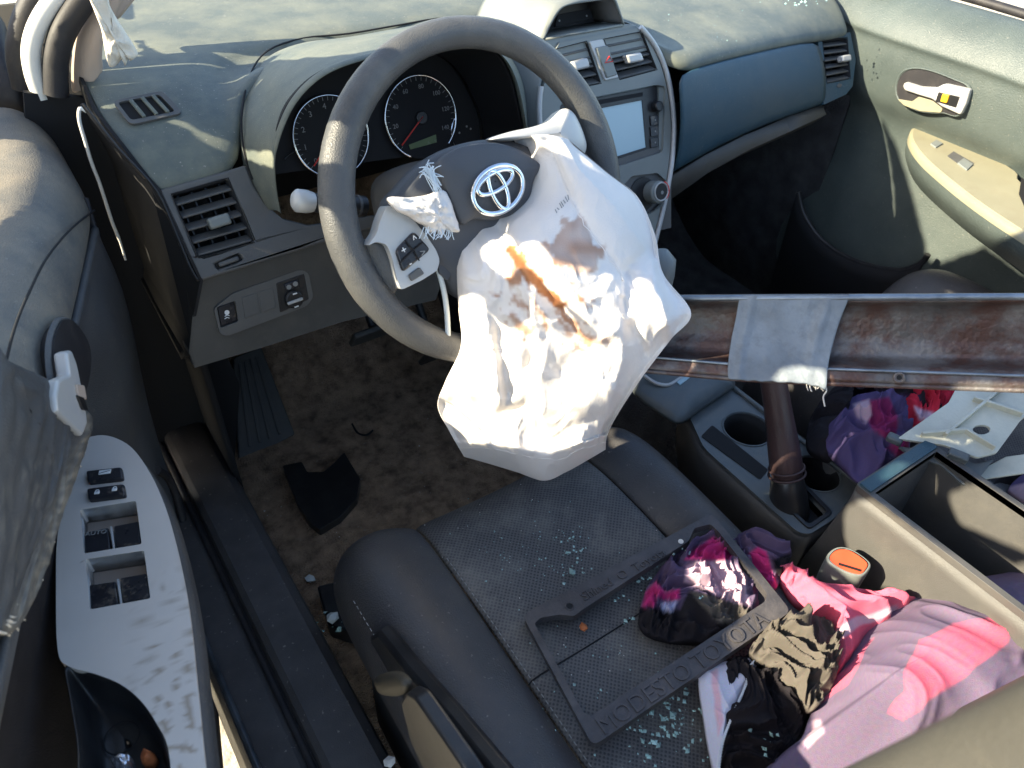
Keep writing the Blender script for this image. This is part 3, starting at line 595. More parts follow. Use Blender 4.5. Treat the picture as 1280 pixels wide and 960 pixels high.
# hub housing and airbag cover
hh = hp([(484, 262), (500, 236), (528, 206), (565, 184), (616, 172), (660, 178), (692, 200), (706, 250), (700, 320), (650, 372), (585, 378), (552, 340), (500, 320)], -.012)
hc = sum(hh, Vector()) / len(hh); hs = smoothline(hh, 4, True)
loft('hub_housing', [[hc + (p - hc) * f + WN * d for p in hs] for f, d in ((.88, -.05), (1.0, -.03), (1.0, -.012), (.94, .0), (.6, .006), (.05, .007))], M['hub'], sw_, closed=True, sub=1)
hpad = smoothline(hp([(546, 206), (562, 190), (584, 181), (618, 178), (650, 187), (668, 199), (676, 208), (667, 226), (662, 247), (642, 268), (612, 276), (592, 274), (577, 281), (565, 257), (553, 229)], .004), 4, True)
pc = sum(hpad, Vector()) / len(hpad)
loft('hub_cover', [[pc + (p - pc) * f + WN * d for p in hpad] for f, d in ((.97, -.012), (1.0, -.002), (.985, .0015), (.93, .004), (.6, .0085), (.3, .0105), (.02, .011))], M['hub'], sw_, closed=True, sub=1)
em = bpy.data.objects.new('emblem', None); COL.objects.link(em); em.parent = sw_
ec = HP.off(.017).at(623, 237); em.location = ec - wloc(sw_)
ea = hp([(598, 252), (650, 222)]); eu = (ea[1] - ea[0]).normalized(); ev = WN.cross(eu)
tube('oval_ring', ringpath(ec, WN, eu, .0325, 56, ry=.0232), .0029, M['chrome'], em, n=12, closed=True, flat=.7, flatdir=WN)
tube('oval_ring', ringpath(ec + ev * .0085, WN, eu, .0235, 48, ry=.0092), .0027, M['chrome'], em, n=10, closed=True, flat=.7, flatdir=WN)
tube('oval_ring', ringpath(ec - ev * .0005, WN, eu, .0092, 48, ry=.0215), .0027, M['chrome'], em, n=10, closed=True, flat=.7, flatdir=WN)
# silver spokes
lsp = hp([(459, 308), (471, 292), (476, 274), (484, 256), (497, 261), (513, 270), (532, 293), (545, 312), (550, 325), (547, 338), (528, 350), (501, 363), (496, 348), (491, 325), (484, 306), (470, 302)], -.006)
slab('spoke', rounded(lsp, .004, 3), M['silver'], sw_, t=.02, bev=.004, seg=3)
pad_ = slab('switch_pad', rounded(hp([(495, 313), (518, 289), (539, 312), (504, 341)], -.002), .005), M['switch'], sw_, t=.012, bev=.002)
for q, sgn in (((519, 299), 'a'), ((505, 313), 'b'), ((529, 316), 'c'), ((513, 329), 'd')):
    c = hp([q], .0008)[0]
    text('key_mark', {'a': '^', 'b': '+', 'c': '>', 'd': '-'}[sgn], c, eu, WN, .011, M['mark'] if sgn != 'c' else M['markdim'], pad_, depth=.0003)
tube('pad_groove', hp([(499, 330), (512, 317), (528, 303)], .0), .0008, M['void'], pad_, n=6); tube('pad_groove', hp([(506, 300), (518, 314), (524, 326)], .0), .0008, M['void'], pad_, n=6)
slab('mode_button', rounded(hp([(511, 344), (525, 334), (531, 342), (515, 352)], -.003), .002), M['panel'], sw_, t=.008, bev=.001)
slab('lower_bezel', rounded(hp([(532, 293), (560, 296), (572, 330), (560, 352), (548, 340), (550, 325)], -.014), .004), M['hub'], sw_, t=.02, bev=.004)
lgr = [hp([(462, 310), (480, 305), (492, 330), (500, 362)], -.012), [p * .5 + q * .5 - WN * .004 for p, q in zip(hp([(462, 310), (480, 305), (492, 330), (500, 362)], -.01), hp([(438, 300), (442, 330), (460, 365), (480, 388)], -.03))], hp([(432, 290), (438, 325), (455, 362), (478, 390)], -.034)]
loft('grip', lgr, M['rim'], sw_, sub=2, solid=.014)
rsp = hp([(612, 174), (640, 164), (668, 158), (690, 151), (702, 141), (710, 134), (718, 139), (724, 148), (731, 164), (736, 184), (730, 198), (718, 203), (704, 190), (690, 178), (665, 172), (640, 176)], -.01)
rc = sum(rsp, Vector()) / len(rsp); rs = smoothline(rsp, 3, True)
loft('spoke', [[rc + (p - rc) * f + WN * d for p in rs] for f, d in ((.9, -.026), (1.0, -.016), (1.0, -.004), (.9, .004), (.5, .009), (.03, .01))], M['silver'], sw_, closed=True, sub=1, label='pale spoke with a rounded thumb rest')
tube('wire', smoothline(hp([(545, 330), (551, 348), (556, 370), (559, 395), (560, 420)], -.02), 4), .0032, M['wire'], sw_, n=8, label='white wire hanging behind the spoke')

# ================================================================ airbag
AB = [[(640, 172, .875), (655, 170, .865), (668, 169, .836), (680, 168, .836), (690, 169, .838), (700, 171, .845), (710, 174, .86)],
 [(652, 198, .875), (680, 201, .842), (700, 203, .826), (718, 205, .826), (735, 207, .83), (748, 210, .84), (760, 216, .865)],
 [(635, 245, .875), (675, 246, .84), (705, 246, .816), (730, 245, .81), (755, 244, .815), (779, 243, .832), (797, 246, .87)],
 [(576, 270, .87), (622, 279, .842), (665, 286, .806), (705, 287, .796), (745, 286, .80), (787, 285, .82), (819, 294, .855)],
 [(571, 330, .835), (610, 335, .805), (655, 335, .79), (705, 335, .78), (750, 334, .79), (796, 335, .81), (829, 342, .84)],
 [(573, 385, .845), (612, 388, .81), (660, 388, .79), (710, 388, .785), (760, 388, .786), (815, 386, .786), (864, 391, .82)],
 [(576, 432, .855), (612, 432, .825), (660, 432, .805), (710, 432, .80), (755, 430, .795), (800, 427, .792), (838, 425, .826)],
 [(556, 478, .875), (600, 480, .845), (650, 480, .825), (700, 480, .82), (735, 479, .812), (770, 478, .812), (801, 474, .83)],
 [(547, 508, .905), (595, 516, .87), (640, 522, .85), (690, 524, .845), (725, 522, .832), (750, 518, .835), (771, 520, .862)],
 [(562, 540, .93), (600, 552, .89), (640, 560, .875), (685, 563, .872), (715, 557, .862), (740, 548, .865), (759, 545, .89)],
 [(580, 571, .955), (612, 580, .94), (645, 590, .93), (680, 601, .925), (708, 590, .935), (735, 575, .945), (757, 562, .955)]]
NA, NB = 150, 112
def dense(net, na, nb):
    rows_ = [smoothline([Vector(p) for p in r], 20) for r in net]; L = len(rows_[0])
    cols = [smoothline([rows_[i][j] for i in range(len(net))], 20) for j in [round(k * (L - 1) / (nb - 1)) for k in range(nb)]]
    H = len(cols[0]); idx = [round(k * (H - 1) / (na - 1)) for k in range(na)]
    return [[cols[j][i] for j in range(nb)] for i in idx]
gd = dense(AB, NA, NB)
# main creases of the hanging bag, in the bag's own flat pattern: (points, depth, half width)
folds = [([(683, 174), (710, 240), (731, 280), (752, 309), (776, 343), (780, 362), (779, 399)], -.009, 9), ([(625, 288), (654, 327), (676, 352), (699, 378), (737, 434)], -.013, 9), ([(645, 300), (690, 330), (740, 400)], .010, 10), ([(600, 285), (640, 335), (668, 385)], .008, 9),
         ([(737, 434), (774, 410), (782, 400)], .011, 7), ([(737, 434), (722, 452), (700, 462)], -.008, 7), ([(590, 372), (606, 385), (614, 420), (620, 470), (626, 505)], .013, 6), ([(603, 380), (620, 405), (630, 463), (636, 492)], -.010, 5), ([(636, 492), (628, 513), (654, 508)], -.012, 6), ([(553, 505), (593, 504), (628, 518), (657, 508)], -.009, 6), ([(556, 495), (600, 494), (625, 500)], .006, 7), ([(640, 500), (690, 512), (735, 505)], .007, 12),
         ([(806, 314), (782, 341)], -.008, 5), ([(660, 425), (664, 445), (658, 462)], -.010, 6), ([(672, 420), (682, 440), (676, 470)], .008, 6), ([(790, 350), (800, 375), (798, 400)], -.007, 6), ([(820, 350), (828, 385), (838, 420)], .010, 6), ([(806, 440), (800, 425), (790, 412), (782, 404)], -.010, 6), ([(575, 300), (585, 340), (578, 372), (572, 450)], .006, 9), ([(640, 395), (655, 410), (650, 440)], .005, 5), ([(655, 345), (668, 375), (690, 405)], .006, 6), ([(742, 524), (716, 535), (708, 548)], -.008, 7)]
# overlapping layers: the side to the right of the line lies deeper by the given step
steps = [([(705, 176), (723, 210), (768, 256), (800, 301), (819, 333), (835, 394), (842, 430)], .012, 5, 60), ([(779, 402), (779, 450), (768, 490), (758, 521)], .014, 6, 60), ([(726, 553), (686, 567), (622, 554), (572, 554)][::-1], .016, 5, 80)]
def segd(p, a, b):
    d = (b[0] - a[0], b[1] - a[1]); t = max(0, min(1, ((p[0] - a[0]) * d[0] + (p[1] - a[1]) * d[1]) / (d[0] ** 2 + d[1] ** 2)))
    return math.hypot(p[0] - a[0] - d[0] * t, p[1] - a[1] - d[1] * t)
stpoly = [[(703, 273), (716, 276), (727, 270), (740, 292), (753, 309), (754, 322), (742, 340), (722, 342), (699, 332), (688, 318), (673, 306), (690, 300), (692, 289), (705, 284)], [(628, 345), (640, 330), (652, 340), (655, 352), (640, 358), (634, 352)], [(641, 366), (650, 366), (660, 392), (648, 384)], [(722, 368), (730, 372), (736, 385), (724, 380)], [(612, 366), (626, 366), (624, 376), (614, 374)]]
stline = [([(641, 314), (655, 335), (676, 358), (698, 380)], 8, 1.0), ([(698, 380), (716, 404), (737, 432)], 4, .8), ([(640, 398), (652, 410), (664, 412)], 5, .7), ([(668, 372), (676, 392), (684, 410)], 3, .7), ([(735, 425), (760, 428)], 5, .5), ([(700, 400), (712, 420)], 4, .6), ([(720, 432), (730, 440)], 4, .6)]
V = []; stv = []; wav = []
for i, r in enumerate(gd):
    for j, p in enumerate(r):
        px, py, t = p; q = (px, py)
        edge = min(1, min(i, j, NA - 1 - i, NB - 1 - j) / 5)
        d = 0
        for pts, dep, w in folds:
            m_ = min(segd(q, pts[k], pts[k + 1]) for k in range(len(pts) - 1))
            d += dep * 1.05 * math.exp(-(math.sqrt(m_ * m_ + 8) - 2.8) / (w * 1.3))
        for pts, dep, w, rg in steps:
            bm_, sg_ = 1e9, 0
            for k in range(len(pts) - 1):
                m_ = segd(q, pts[k], pts[k + 1])
                if m_ < bm_ - 1e-6: bm_ = m_; sg_ = (pts[k + 1][0] - pts[k][0]) * (py - pts[k][1]) - (pts[k + 1][1] - pts[k][1]) * (px - pts[k][0])
            if sg_ < 0 if dep > 0 else sg_ > 0: d -= abs(dep) * (1 - math.exp(-bm_ / w)) * math.exp(-(bm_ / rg) ** 2)
        w3 = Vector((px, py, 0)) / 100
        wr = Vector((noise.noise(w3 * 2.1), noise.noise(w3 * 2.1 + Vector((7, 1, 3))), 0)) * .35
        low = max(0, min(1, (py - 290) / 60))
        d += (.0036 * crest(Vector((w3.x * 1.3, w3.y * .55, 0)) + wr, 1.5) + .0021 * crest(Vector((w3.x, w3.y * .7, 0)) + wr * 1.6 + Vector((4, 8, 0)), 3.6)) * (.25 + .75 * low)
        V.append(PD(px, py, t - d * edge * 1.0))
        wx = px + 7 * noise.noise(Vector((px * .06, py * .06, 2))) + 3 * noise.noise(Vector((px * .2, py * .2, 2))); wy = py + 7 * noise.noise(Vector((px * .06, py * .06, 8))) + 3 * noise.noise(Vector((px * .2, py * .2, 8)))
        s = 0
        for k_, pg in enumerate(stpoly):
            ds_ = min(segd((wx, wy), pg[k], pg[(k + 1) % len(pg)]) for k in range(len(pg))); ds_ = ds_ if inpoly((wx, wy), pg) else -ds_
            s = max(s, max(0, min(1, ds_ / 3.5 + .45)) * ((.6 if k_ == 0 else .78) + .3 * noise.noise(Vector((px * .05, py * .05, 1)))))
        for pts, w, a_ in stline:
            m_ = min(segd((wx, wy), pts[k], pts[k + 1]) for k in range(len(pts) - 1))
            s = max(s, a_ * max(0, min(1, (w - m_) / 3.5 + .5)))
        near = math.hypot((px - 690) / 75, (py - 390) / 60)
        s = max(s, .5 * max(0, min(1, (noise.noise(Vector((px * .14, py * .14, 5))) - .4) * 9)) * max(0, min(1, (1 - near) * 4)))
        stv.append(max(0, min(.95, s)))
nfr = len(V)
for i, r in enumerate(gd):
    for j, p in enumerate(r):
        edge = min(1, min(i, j, NA - 1 - i, NB - 1 - j) / 14); px, py, t = p
        V.append(PD(px, py, t + .006 + .05 * math.sin(edge * math.pi / 2))); stv.append(0)
F = []
for i in range(NA - 1):
    for j in range(NB - 1):
        a = i * NB + j; F.append((a, a + 1, a + NB + 1, a + NB)); b = nfr + a; F.append((b, b + NB, b + NB + 1, b + 1))
bd_ = [j for j in range(NB)] + [i * NB + NB - 1 for i in range(1, NA)] + [(NA - 1) * NB + j for j in range(NB - 2, -1, -1)] + [i * NB for i in range(NA - 2, 0, -1)]
for k in range(len(bd_)): a, b = bd_[k], bd_[(k + 1) % len(bd_)]; F.append((a, b, b + nfr, a + nfr))
ab = empty('airbag', (0, -.1, .36), 'deflated white airbag with brown stains hanging from the steering wheel', 'airbag')
bag = mesh('bag', V, F, M['airbag'], ab, sharp=0, sub=1)
at = bag.data.attributes.new('stain', 'FLOAT', 'POINT'); at.data.foreach_set('value', stv)
FP = np.array([[p.x, p.y] for r in gd for p in r])
def onbag(x, y, e=.0008):
    i = int(((FP - (x, y)) ** 2).sum(1).argmin()); return V[i] + (CP - V[i]).normalized() * e
for pth in ([(683, 174), (710, 240), (731, 280), (752, 309), (776, 343), (780, 362), (779, 399)], [(572, 560), (622, 562), (686, 575), (730, 560), (755, 552)]):
    sm = smoothline([Vector((a, b, 0)) for a, b in pth], 6)
    tube('seam', [onbag(p.x, p.y, .0002) for p in sm], .0006, M['airbag'], ab, n=5)
for k in range(7):
    a_ = onbag(694 + 2.6 * k, 262 - 3 * k, .0006); b_ = onbag(696.5 + 2.6 * k, 266 - 3 * k, .0006); tube('printed_mark', [a_, b_], .00045, M['markdim'], ab, n=4)
flp = hp([(484, 247), (510, 247), (535, 243), (552, 238), (560, 250), (566, 267), (572, 288), (563, 290), (556, 286), (551, 294), (545, 288), (538, 291), (532, 283), (522, 278), (510, 270), (494, 262)], .004)
fo = pillow('torn_flap', flp, M['airbag'], ab, h=.006, rings=10, n=4, fold=.005, fscale=70, up=WN, label='torn fabric flap with frayed edge')
random.seed(3)
for k in range(26):
    a = 538 + random.uniform(-8, 6), 212 + random.uniform(-4, 10); b = (a[0] + random.uniform(-16, 14), a[1] + random.uniform(-10, 6)); c = (548 + random.uniform(-6, 4), 236 + random.uniform(-5, 6))
    tube('thread', smoothline(hp([b, a, c], .012 + random.uniform(0, .006)), 4), .00045, M['thread'], ab, n=5)
for k in range(22):
    x = 530 + k * 1.7; y = 282 + .33 * (k * 1.0) + random.uniform(-2, 2)
    tube('thread', smoothline(hp([(x, y), (x + random.uniform(-3, 2), y + 6), (x + random.uniform(-6, 4), y + random.uniform(9, 15))], .01), 3), .0004, M['airbag'], ab, n=5)

# ================================================================ driver's door (standing ajar)
dd = empty('driver_door', (-.45, .1, -.1), 'open driver door with scuffed silver switch panel and worn black armrest', 'car door')
DN = Vector((.951, -.309, 0)); DH = Vector((-.365, .30, .5)); DR = Vector((-.309, -.951, 0))
DPn = Plane(DN, DH)
def dpt(r, z, o=0):
    if r < 0: return Vector((DH.x, DH.y - r, 0)) + Vector((-.05 * r / .15 * 0, 0, z)) + DN * o
    return Vector((DH.x, DH.y, 0)) + DR * r + Vector((0, 0, z)) + DN * o
# upper door trim: flat top rolling over to the panel
prof = [(-.16, .635), (-.14, .652), (-.09, .667), (-.05, .674), (-.024, .664), (-.006, .636), (.0, .60), (-.006, .585), (-.012, .575)]
stn = [-.17, -.1, -.04, .0, .05, .12, .2, .3, .4, .55, .75, .95]
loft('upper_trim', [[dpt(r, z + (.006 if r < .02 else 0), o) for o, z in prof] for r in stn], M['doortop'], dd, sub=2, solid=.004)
p2 = [(-.006, .588, 0), (-.012, .578, 0), (-.010, .55, .01), (-.006, .5, .045), (-.012, .42, .055), (-.03, .3, .04), (-.035, .15, .03), (-.04, .0, .02), (-.06, -.08, .0)]
loft('door_panel', [[dpt(r, z, o - e * max(0, min(1, (r - .14) / .1))) for o, z, e in p2] for r in [.0, .01, .05, .12, .16, .2, .24, .3, .4, .55, .75, .95]], M['doordark'], dd, sub=1, solid=.01)
loft('hinge_edge', [[dpt(0, z, o) for o, z in ((0, .62), (-.01, .45), (-.03, .2), (-.05, -.05))], [dpt(-.012, z, o) for o, z in ((-.01, .62), (-.02, .45), (-.04, .2), (-.06, -.05))], [dpt(-.015, z, o) for o, z in ((-.12, .62), (-.12, .45), (-.14, .2), (-.14, -.05))]], M['rubber'], dd, sub=0, solid=.004)
loft('outer_skin', [[dpt(r, z, o) for r in (-.04, .3, .95)] for z, o in ((.68, -.165), (.4, -.2), (.1, -.2), (-.15, -.17))], M['white_paint'], dd, sub=0, solid=.004)
tube('lower_seal', smoothline([PL(a, b, DN, DH - DN * .02) for a, b in ((196, 588), (212, 600), (226, 640), (240, 700), (254, 780), (266, 870), (276, 980))], 4), .006, M['rubber'], dd)
# seam groove following the upper trim
gl = smoothline([PL(a, b, DN, DH + DN * .0) for a, b in ((118, 263), (90, 285), (60, 320), (38, 362), (20, 405), (8, 450), (0, 490))], 5)
tube('trim_seam', gl, .0012, M['void'], dd, n=8)
# mirror cover at the front corner
mcv = [PD(a, b, 1.02) for a, b in ((-60, -40), (0, 20), (12, 50), (30, 75), (44, 100), (47, 125), (40, 150), (20, 160), (-10, 163), (-60, 160))]
pillow('mirror_cover', mcv, M['rubber'], dd, h=.05, rings=10, n=4, power=2.2, up=CP - mcv[3])
# handle recess and lever
HQ = DPn.off(.006)
rim_ = smoothline(HQ((72, 404), (80, 398), (90, 400), (102, 414), (111, 432), (113, 455), (108, 485), (96, 505), (78, 500), (66, 470), (64, 430)), 4, True); hcn = sum(rim_, Vector()) / len(rim_)
slab('recess_shade', [hcn + (p - hcn) * .96 + DN * .0015 for p in rim_], M['rubber'], dd, t=.002)  # dark slab paints the shade inside the handle recess
hr = loft('handle_bowl', [rim_, [hcn + (p - hcn) * .9 - DN * .002 for p in rim_], [hcn + (p - hcn) * .75 - DN * .03 for p in rim_], [hcn + (p - hcn) * .2 - DN * .04 for p in rim_], [hcn - DN * .041 for p in rim_]], M['rubber'], dd, closed=True, sub=1)
loft('handle_rim', [[hcn + (p - hcn) * 1.05 - DN * .004 for p in rim_], [p + DN * .002 for p in rim_], [hcn + (p - hcn) * .92 - DN * .002 for p in rim_]], M['doordark'], dd, closed=True, sub=1)
HL = DPn.off(.02)
lever = slab('handle_lever', rounded(HL((84, 440), (90, 437), (97, 455), (102, 480), (107, 505), (110, 530), (104, 545), (88, 530), (72, 515), (70, 495), (74, 474), (88, 468)), .003), M['silver'], dd, t=.012, bev=.003, seg=3)
slab('lock_tab', rounded([p + DN * .002 for p in HL((93, 480), (103, 482), (106, 500), (96, 498))], .002), M['beige'], lever, t=.004, bev=.001)
slab('lock_slot', rounded([p + DN * .002 for p in HL((94, 494), (102, 497), (108, 514), (101, 512))], .002), M['black'], lever, t=.004, bev=.001)
# armrest: loose worn leather pad
wl = [(-8, 446), (0, 452), (36, 468), (70, 486), (95, 508), (108, 520), (110, 535), (103, 560), (92, 592), (74, 640), (58, 690), (42, 735), (26, 772), (8, 792), (-4, 796), (-12, 770), (-14, 600)]
wpt = [PL(a, b, DN, DH + DN * .006) for a, b in wl]
wo = pillow('armrest_pad', wpt, M['worn'], dd, h=.007, rings=26, n=8, fold=.0025, fscale=38, power=3.0, up=DN + Vector((0, 0, .25)), label='cracked worn leather armrest pad with frayed edge', stretch=(1, .4, 1.4))
wv = []
for v in wo.data.vertices:
    a, b, _ = proj(v.co)
    ed = min(segd((a, b), wl[k], wl[k + 1]) for k in range(5, 13))
    w = max(0, 1 - ed / 16) * (.25 + 1.1 * max(0, noise.noise(Vector((a * .08, b * .14, 2))) + .2)) + max(0, ridge((a * .03 + b * .02, b * .05 - a * .016, 4), 2.2) - .82) * 1.6 * max(0, min(1, (b - 520) / 80))
    wv.append(max(0, min(.9, w)))
wo.data.attributes.new('wear', 'FLOAT', 'POINT').data.foreach_set('value', wv)
random.seed(11)
for k in range(46):
    f = random.random() ** .8; i = 5 + int(f * 7.99); a = wl[i]; b = wl[i + 1]; t = random.random(); x = a[0] + (b[0] - a[0]) * t; y = a[1] + (b[1] - a[1]) * t
    pl_ = lambda X, Y, e: PL(X, Y, DN, DH + DN * e)
    tube('frayed_thread', smoothline([pl_(x - random.uniform(2, 12), y - random.uniform(-4, 6), .0125), pl_(x - 1, y, .0105), pl_(x + random.uniform(-2, 5), y + random.uniform(0, 9), .004)], 3), random.uniform(.0003, .0008), M['beige_light'], dd, n=5)
# fabric below the pad
loft('fabric_insert', [[dpt(r, z, o) for r in (.15, .3, .45, .6, .8)] for z, o in ((.60, -.008), (.54, -.03), (.47, -.05), (.40, -.048), (.25, -.04))], M['fabric'], dd, sub=1, solid=.004)
# switch panel on the armrest
AZ = .445
def az(*pts): return [PZ(a, b, AZ) for a, b in pts]
outl = az((100, 556), (118, 545), (140, 546), (165, 560), (188, 592), (206, 632), (220, 680), (232, 735), (240, 790), (246, 850), (252, 910), (258, 1010), (222, 1010), (210, 935), (196, 905), (176, 876), (150, 855), (118, 842), (84, 832), (72, 812), (70, 740), (72, 668), (86, 610))
outl_s = smoothline(outl, 4, True)
h_a = az((100, 637), (170, 626), (177, 680), (105, 692)); h_b = az((107, 699), (180, 688), (188, 748), (112, 762))
sp_ = plate('switch_panel', outl_s, M['switchpanel'], dd, t=.02, holes=[rounded(h_a, .0025), rounded(h_b, .0025)], bev=.004, seg=3, back=(0, 0, -1))
# give the panel a fine top skin for wear
bm = bmesh.new(); bm.from_mesh(sp_.data); bmesh.ops.triangulate(bm, faces=bm.faces); 
for _ in range(3): bmesh.ops.subdivide_edges(bm, edges=[e for e in bm.edges if e.calc_length() > .006], cuts=1); bmesh.ops.triangulate(bm, faces=bm.faces)
bm.to_mesh(sp_.data); bm.free(); sp_.data.set_sharp_from_angle(angle=R(35))
wv = []
for v in sp_.data.vertices:
    a, b, _ = proj(v.co); n_ = fbm((a * .035, b * .035, 7), 2.0, 5); f = max(0, min(1, (b - 700) / 130)) * max(0, min(1, (a - 150) / 60)); ex = max(0, (a - (212 + (b - 640) * .10)) / 25)
    wv.append(max(0, min(.75, (n_ - .18) * 4 * f + .35 * min(1, ex) * (b > 600))))
sp_.data.attributes.new('wear', 'FLOAT', 'POINT').data.foreach_set('value', wv)
loft('armrest_body', [[p + Vector((0, 0, -.004)) for p in outl_s], [p + Vector((.006, 0, -.03)) for p in outl_s], [p + Vector((-.01, 0, -.09)) for p in outl_s]], M['doordark'], dd, closed=True, sub=0, solid=.003)
for q, nm in ((((107, 588), (152, 583), (154, 597), (109, 602)), 'window_lock_button'), (((108, 610), (155, 604), (157, 618), (110, 624)), 'door_lock_button')):
    c4 = [PZ(a, b, AZ + .006) for a, b in q]; bt = slab(nm, rounded(c4, .0035), M['switch'], sp_, t=.01, bev=.002, seg=3, back=(0, 0, -1))
uu = (PZ(154, 600, AZ) - PZ(108, 606, AZ)).normalized()
box('icon', PZ(131, 590, AZ + .0065), uu, (0, 0, 1), uu.cross(Vector((0, 0, 1))), (.012, .001, .006), M['mark'], sp_, bev=.0006)
box('icon_line', PZ(131, 590, AZ + .0068), uu + Vector((0, .25, 0)), (0, 0, 1), uu.cross(Vector((0, 0, 1))), (.011, .001, .0006), M['switch'], sp_, bev=0)
box('amber_strip', PZ(132, 601, AZ + .002), uu, (0, 0, 1), uu.cross(Vector((0, 0, 1))), (.032, .003, .0025), M['crumb'], sp_, bev=.0005)
for q in ((121, 616), (143, 612)):
    c = PZ(*q, AZ + .0066); box('icon', c, uu, (0, 0, 1), uu.cross(Vector((0, 0, 1))), (.0052, .001, .0036), M['mark'], sp_, bev=.0006); tube('icon', ringpath(c + uu.cross(Vector((0, 0, 1))) * -.0022 * (1), (0, 0, 1), uu, .0017, 12, a0=0, a1=180), .0005, M['mark'], sp_, n=6)
for h, sws in ((h_a, (((104, 663), (134, 657), (138, 686), (107, 691)), ((141, 655), (172, 649), (176, 679), (145, 685)))), (h_b, (((110, 729), (143, 724), (148, 755), (114, 761)), ((149, 720), (182, 714), (187, 747), (153, 753))))):
    cw = [p + Vector((0, 0, -.0005)) for p in h]; cz = sum(cw, Vector()) / 4
    loft('switch_well', [cw, [p + Vector((0, 0, -.022)) for p in cw]], M['silver'], sp_, closed=True, sub=0, solid=.001, soff=1)
    slab('well_floor', [p + Vector((0, 0, -.022)) for p in cw], M['beige'], sp_, t=.002)
    for s4 in sws:
        P4 = [PZ(a, b, AZ - .002) for a, b in s4]; P4[0].z -= .003; P4[1].z -= .003
        slab('window_switch', rounded(P4, .002), M['switch'], sp_, t=.016, bev=.002, seg=3, back=(0, 0, -1))
    m0 = (Vector(PZ(*sws[0][1], AZ)) + Vector(PZ(*sws[1][0], AZ))) / 2; m1 = (Vector(PZ(*sws[0][2], AZ)) + Vector(PZ(*sws[1][3], AZ))) / 2
    box('divider', (m0 + m1) / 2 + Vector((0, 0, -.008)), m1 - m0, (0, 0, 1), (m1 - m0).cross(Vector((0, 0, 1))), ((m1 - m0).length, .012, .002), M['silver'], sp_, bev=.0005)
text('switch_text', 'AUTO', PZ(120, 666, AZ + .0005), uu, (0, 0, 1), .0072, M['markdim'], sp_, depth=.0003)
# storage tray in the armrest
tri_ = smoothline([PZ(a, b, AZ - .002) for a, b in ((84, 833), (118, 843), (150, 856), (176, 877), (196, 906), (208, 936), (218, 1010), (110, 1010), (98, 930), (88, 870))], 4, True); tcn = sum(tri_, Vector()) / len(tri_)
loft('storage_tray', [[tcn + (p - tcn) * 1.03 + Vector((0, 0, .001)) for p in tri_], [p + Vector((0, 0, .002)) for p in tri_], [tcn + (p - tcn) * .95 for p in tri_], [tcn + (p - tcn) * .8 + Vector((0, 0, -.03)) for p in tri_], [tcn + (p - tcn) * .6 + Vector((0, 0, -.034)) for p in tri_], [tcn + Vector((0, 0, -.034)) for p in tri_]], M['black'], dd, closed=True, sub=1, solid=.002)
tube('tray_ring', ringpath(PZ(152, 922, AZ - .032), (0, 0, 1), (1, 0, 0), .014, 30), .0006, M['void'], dd, n=6)
fo_ = pillow('foil_scrap', [PZ(a, b, AZ - .028) for a, b in ((143, 956), (150, 949), (163, 948), (169, 955), (164, 968), (148, 970))], M['foil'], None, h=.008, rings=6, n=3, fold=.006, fscale=120); tag(fo_, 'crumpled silver foil scrap in the door armrest tray', 'foil')
ww = pillow('orange_wrapper', [PZ(a, b, AZ - .028) for a, b in ((178, 950), (184, 943), (193, 944), (198, 951), (192, 958), (181, 959))], M['crumb'], None, h=.01, rings=6, n=3, fold=.004, fscale=150); tag(ww, 'small orange brown crumpled lump in the door armrest tray', 'wrapper')

# ================================================================ passenger door
pd = empty('passenger_door', (1.05, 0, 0), 'grey passenger door with pale armrest and release lever on the far side', 'car door')
pp = [(1.16, .66), (1.14, .70), (1.11, .705), (1.075, .69), (1.05, .665), (1.038, .643), (1.034, .632), (1.042, .626), (1.040, .60), (1.046, .55), (1.056, .51), (1.085, .48), (1.085, .40), (1.066, .28), (1.056, .12), (1.07, -.02)]
yst = [.36, .3, .2, .1, 0, -.1, -.25, -.45, -.7, -1.0]
loft('door_panel', [[Vector((x + .02 * max(0, (y - .2) / .16), y, z - .03 * max(0, -y - .0) * (z > .5) + (.0 if y < .2 else .0))) for x, z in pp] for y in yst], M['doorfar'], pd, sub=2, solid=.01)
tube('belt_seal', [Vector((1.145, y, .708 - .03 * max(0, -y))) for y in (.36, .1, -.3, -1.0)], .008, M['rubber'], pd)
XP = 1.036
bw = smoothline([PX(a, b, XP) for a, b in ((1118, 108), (1124, 92), (1138, 85), (1160, 87), (1190, 98), (1212, 110), (1205, 135), (1196, 146), (1180, 142), (1170, 142), (1150, 140), (1130, 132), (1120, 122))], 4, True); bc = sum(bw, Vector()) / len(bw); XI = Vector((1, 0, 0))
loft('handle_bowl', [[bc + (p - bc) * 1.04 + XI * .008 for p in bw], [p - XI * .001 for p in bw], [bc + (p - bc) * .94 for p in bw], [bc + (p - bc) * .8 + XI * .03 for p in bw], [bc + (p - bc) * .2 + XI * .036 for p in bw], [bc + XI * .036 for p in bw]], M['doorfar'], pd, closed=True, sub=1)
slab('recess_shade', [bc + (p - bc) * .93 + XI * .001 for p in bw], M['rubber'], pd, t=.002, back=(1, 0, 0))  # flat dark slab stands in for the shadow in the bowl
slab('recess_sill', rounded([PX(a, b, XP - .0015) for a, b in ((1122, 124), (1140, 127), (1148, 121), (1165, 126), (1178, 136), (1176, 141), (1150, 139), (1130, 132))], .003), M['armsuntint'], pd, t=.003, bev=.001, back=(1, 0, 0))
lvp = [PX(a, b, XP - .008) for a, b in ((1128, 107), (1131, 103), (1150, 109), (1170, 110), (1180, 105), (1212, 112), (1207, 130), (1200, 144), (1176, 133), (1165, 124), (1148, 119), (1130, 113))]
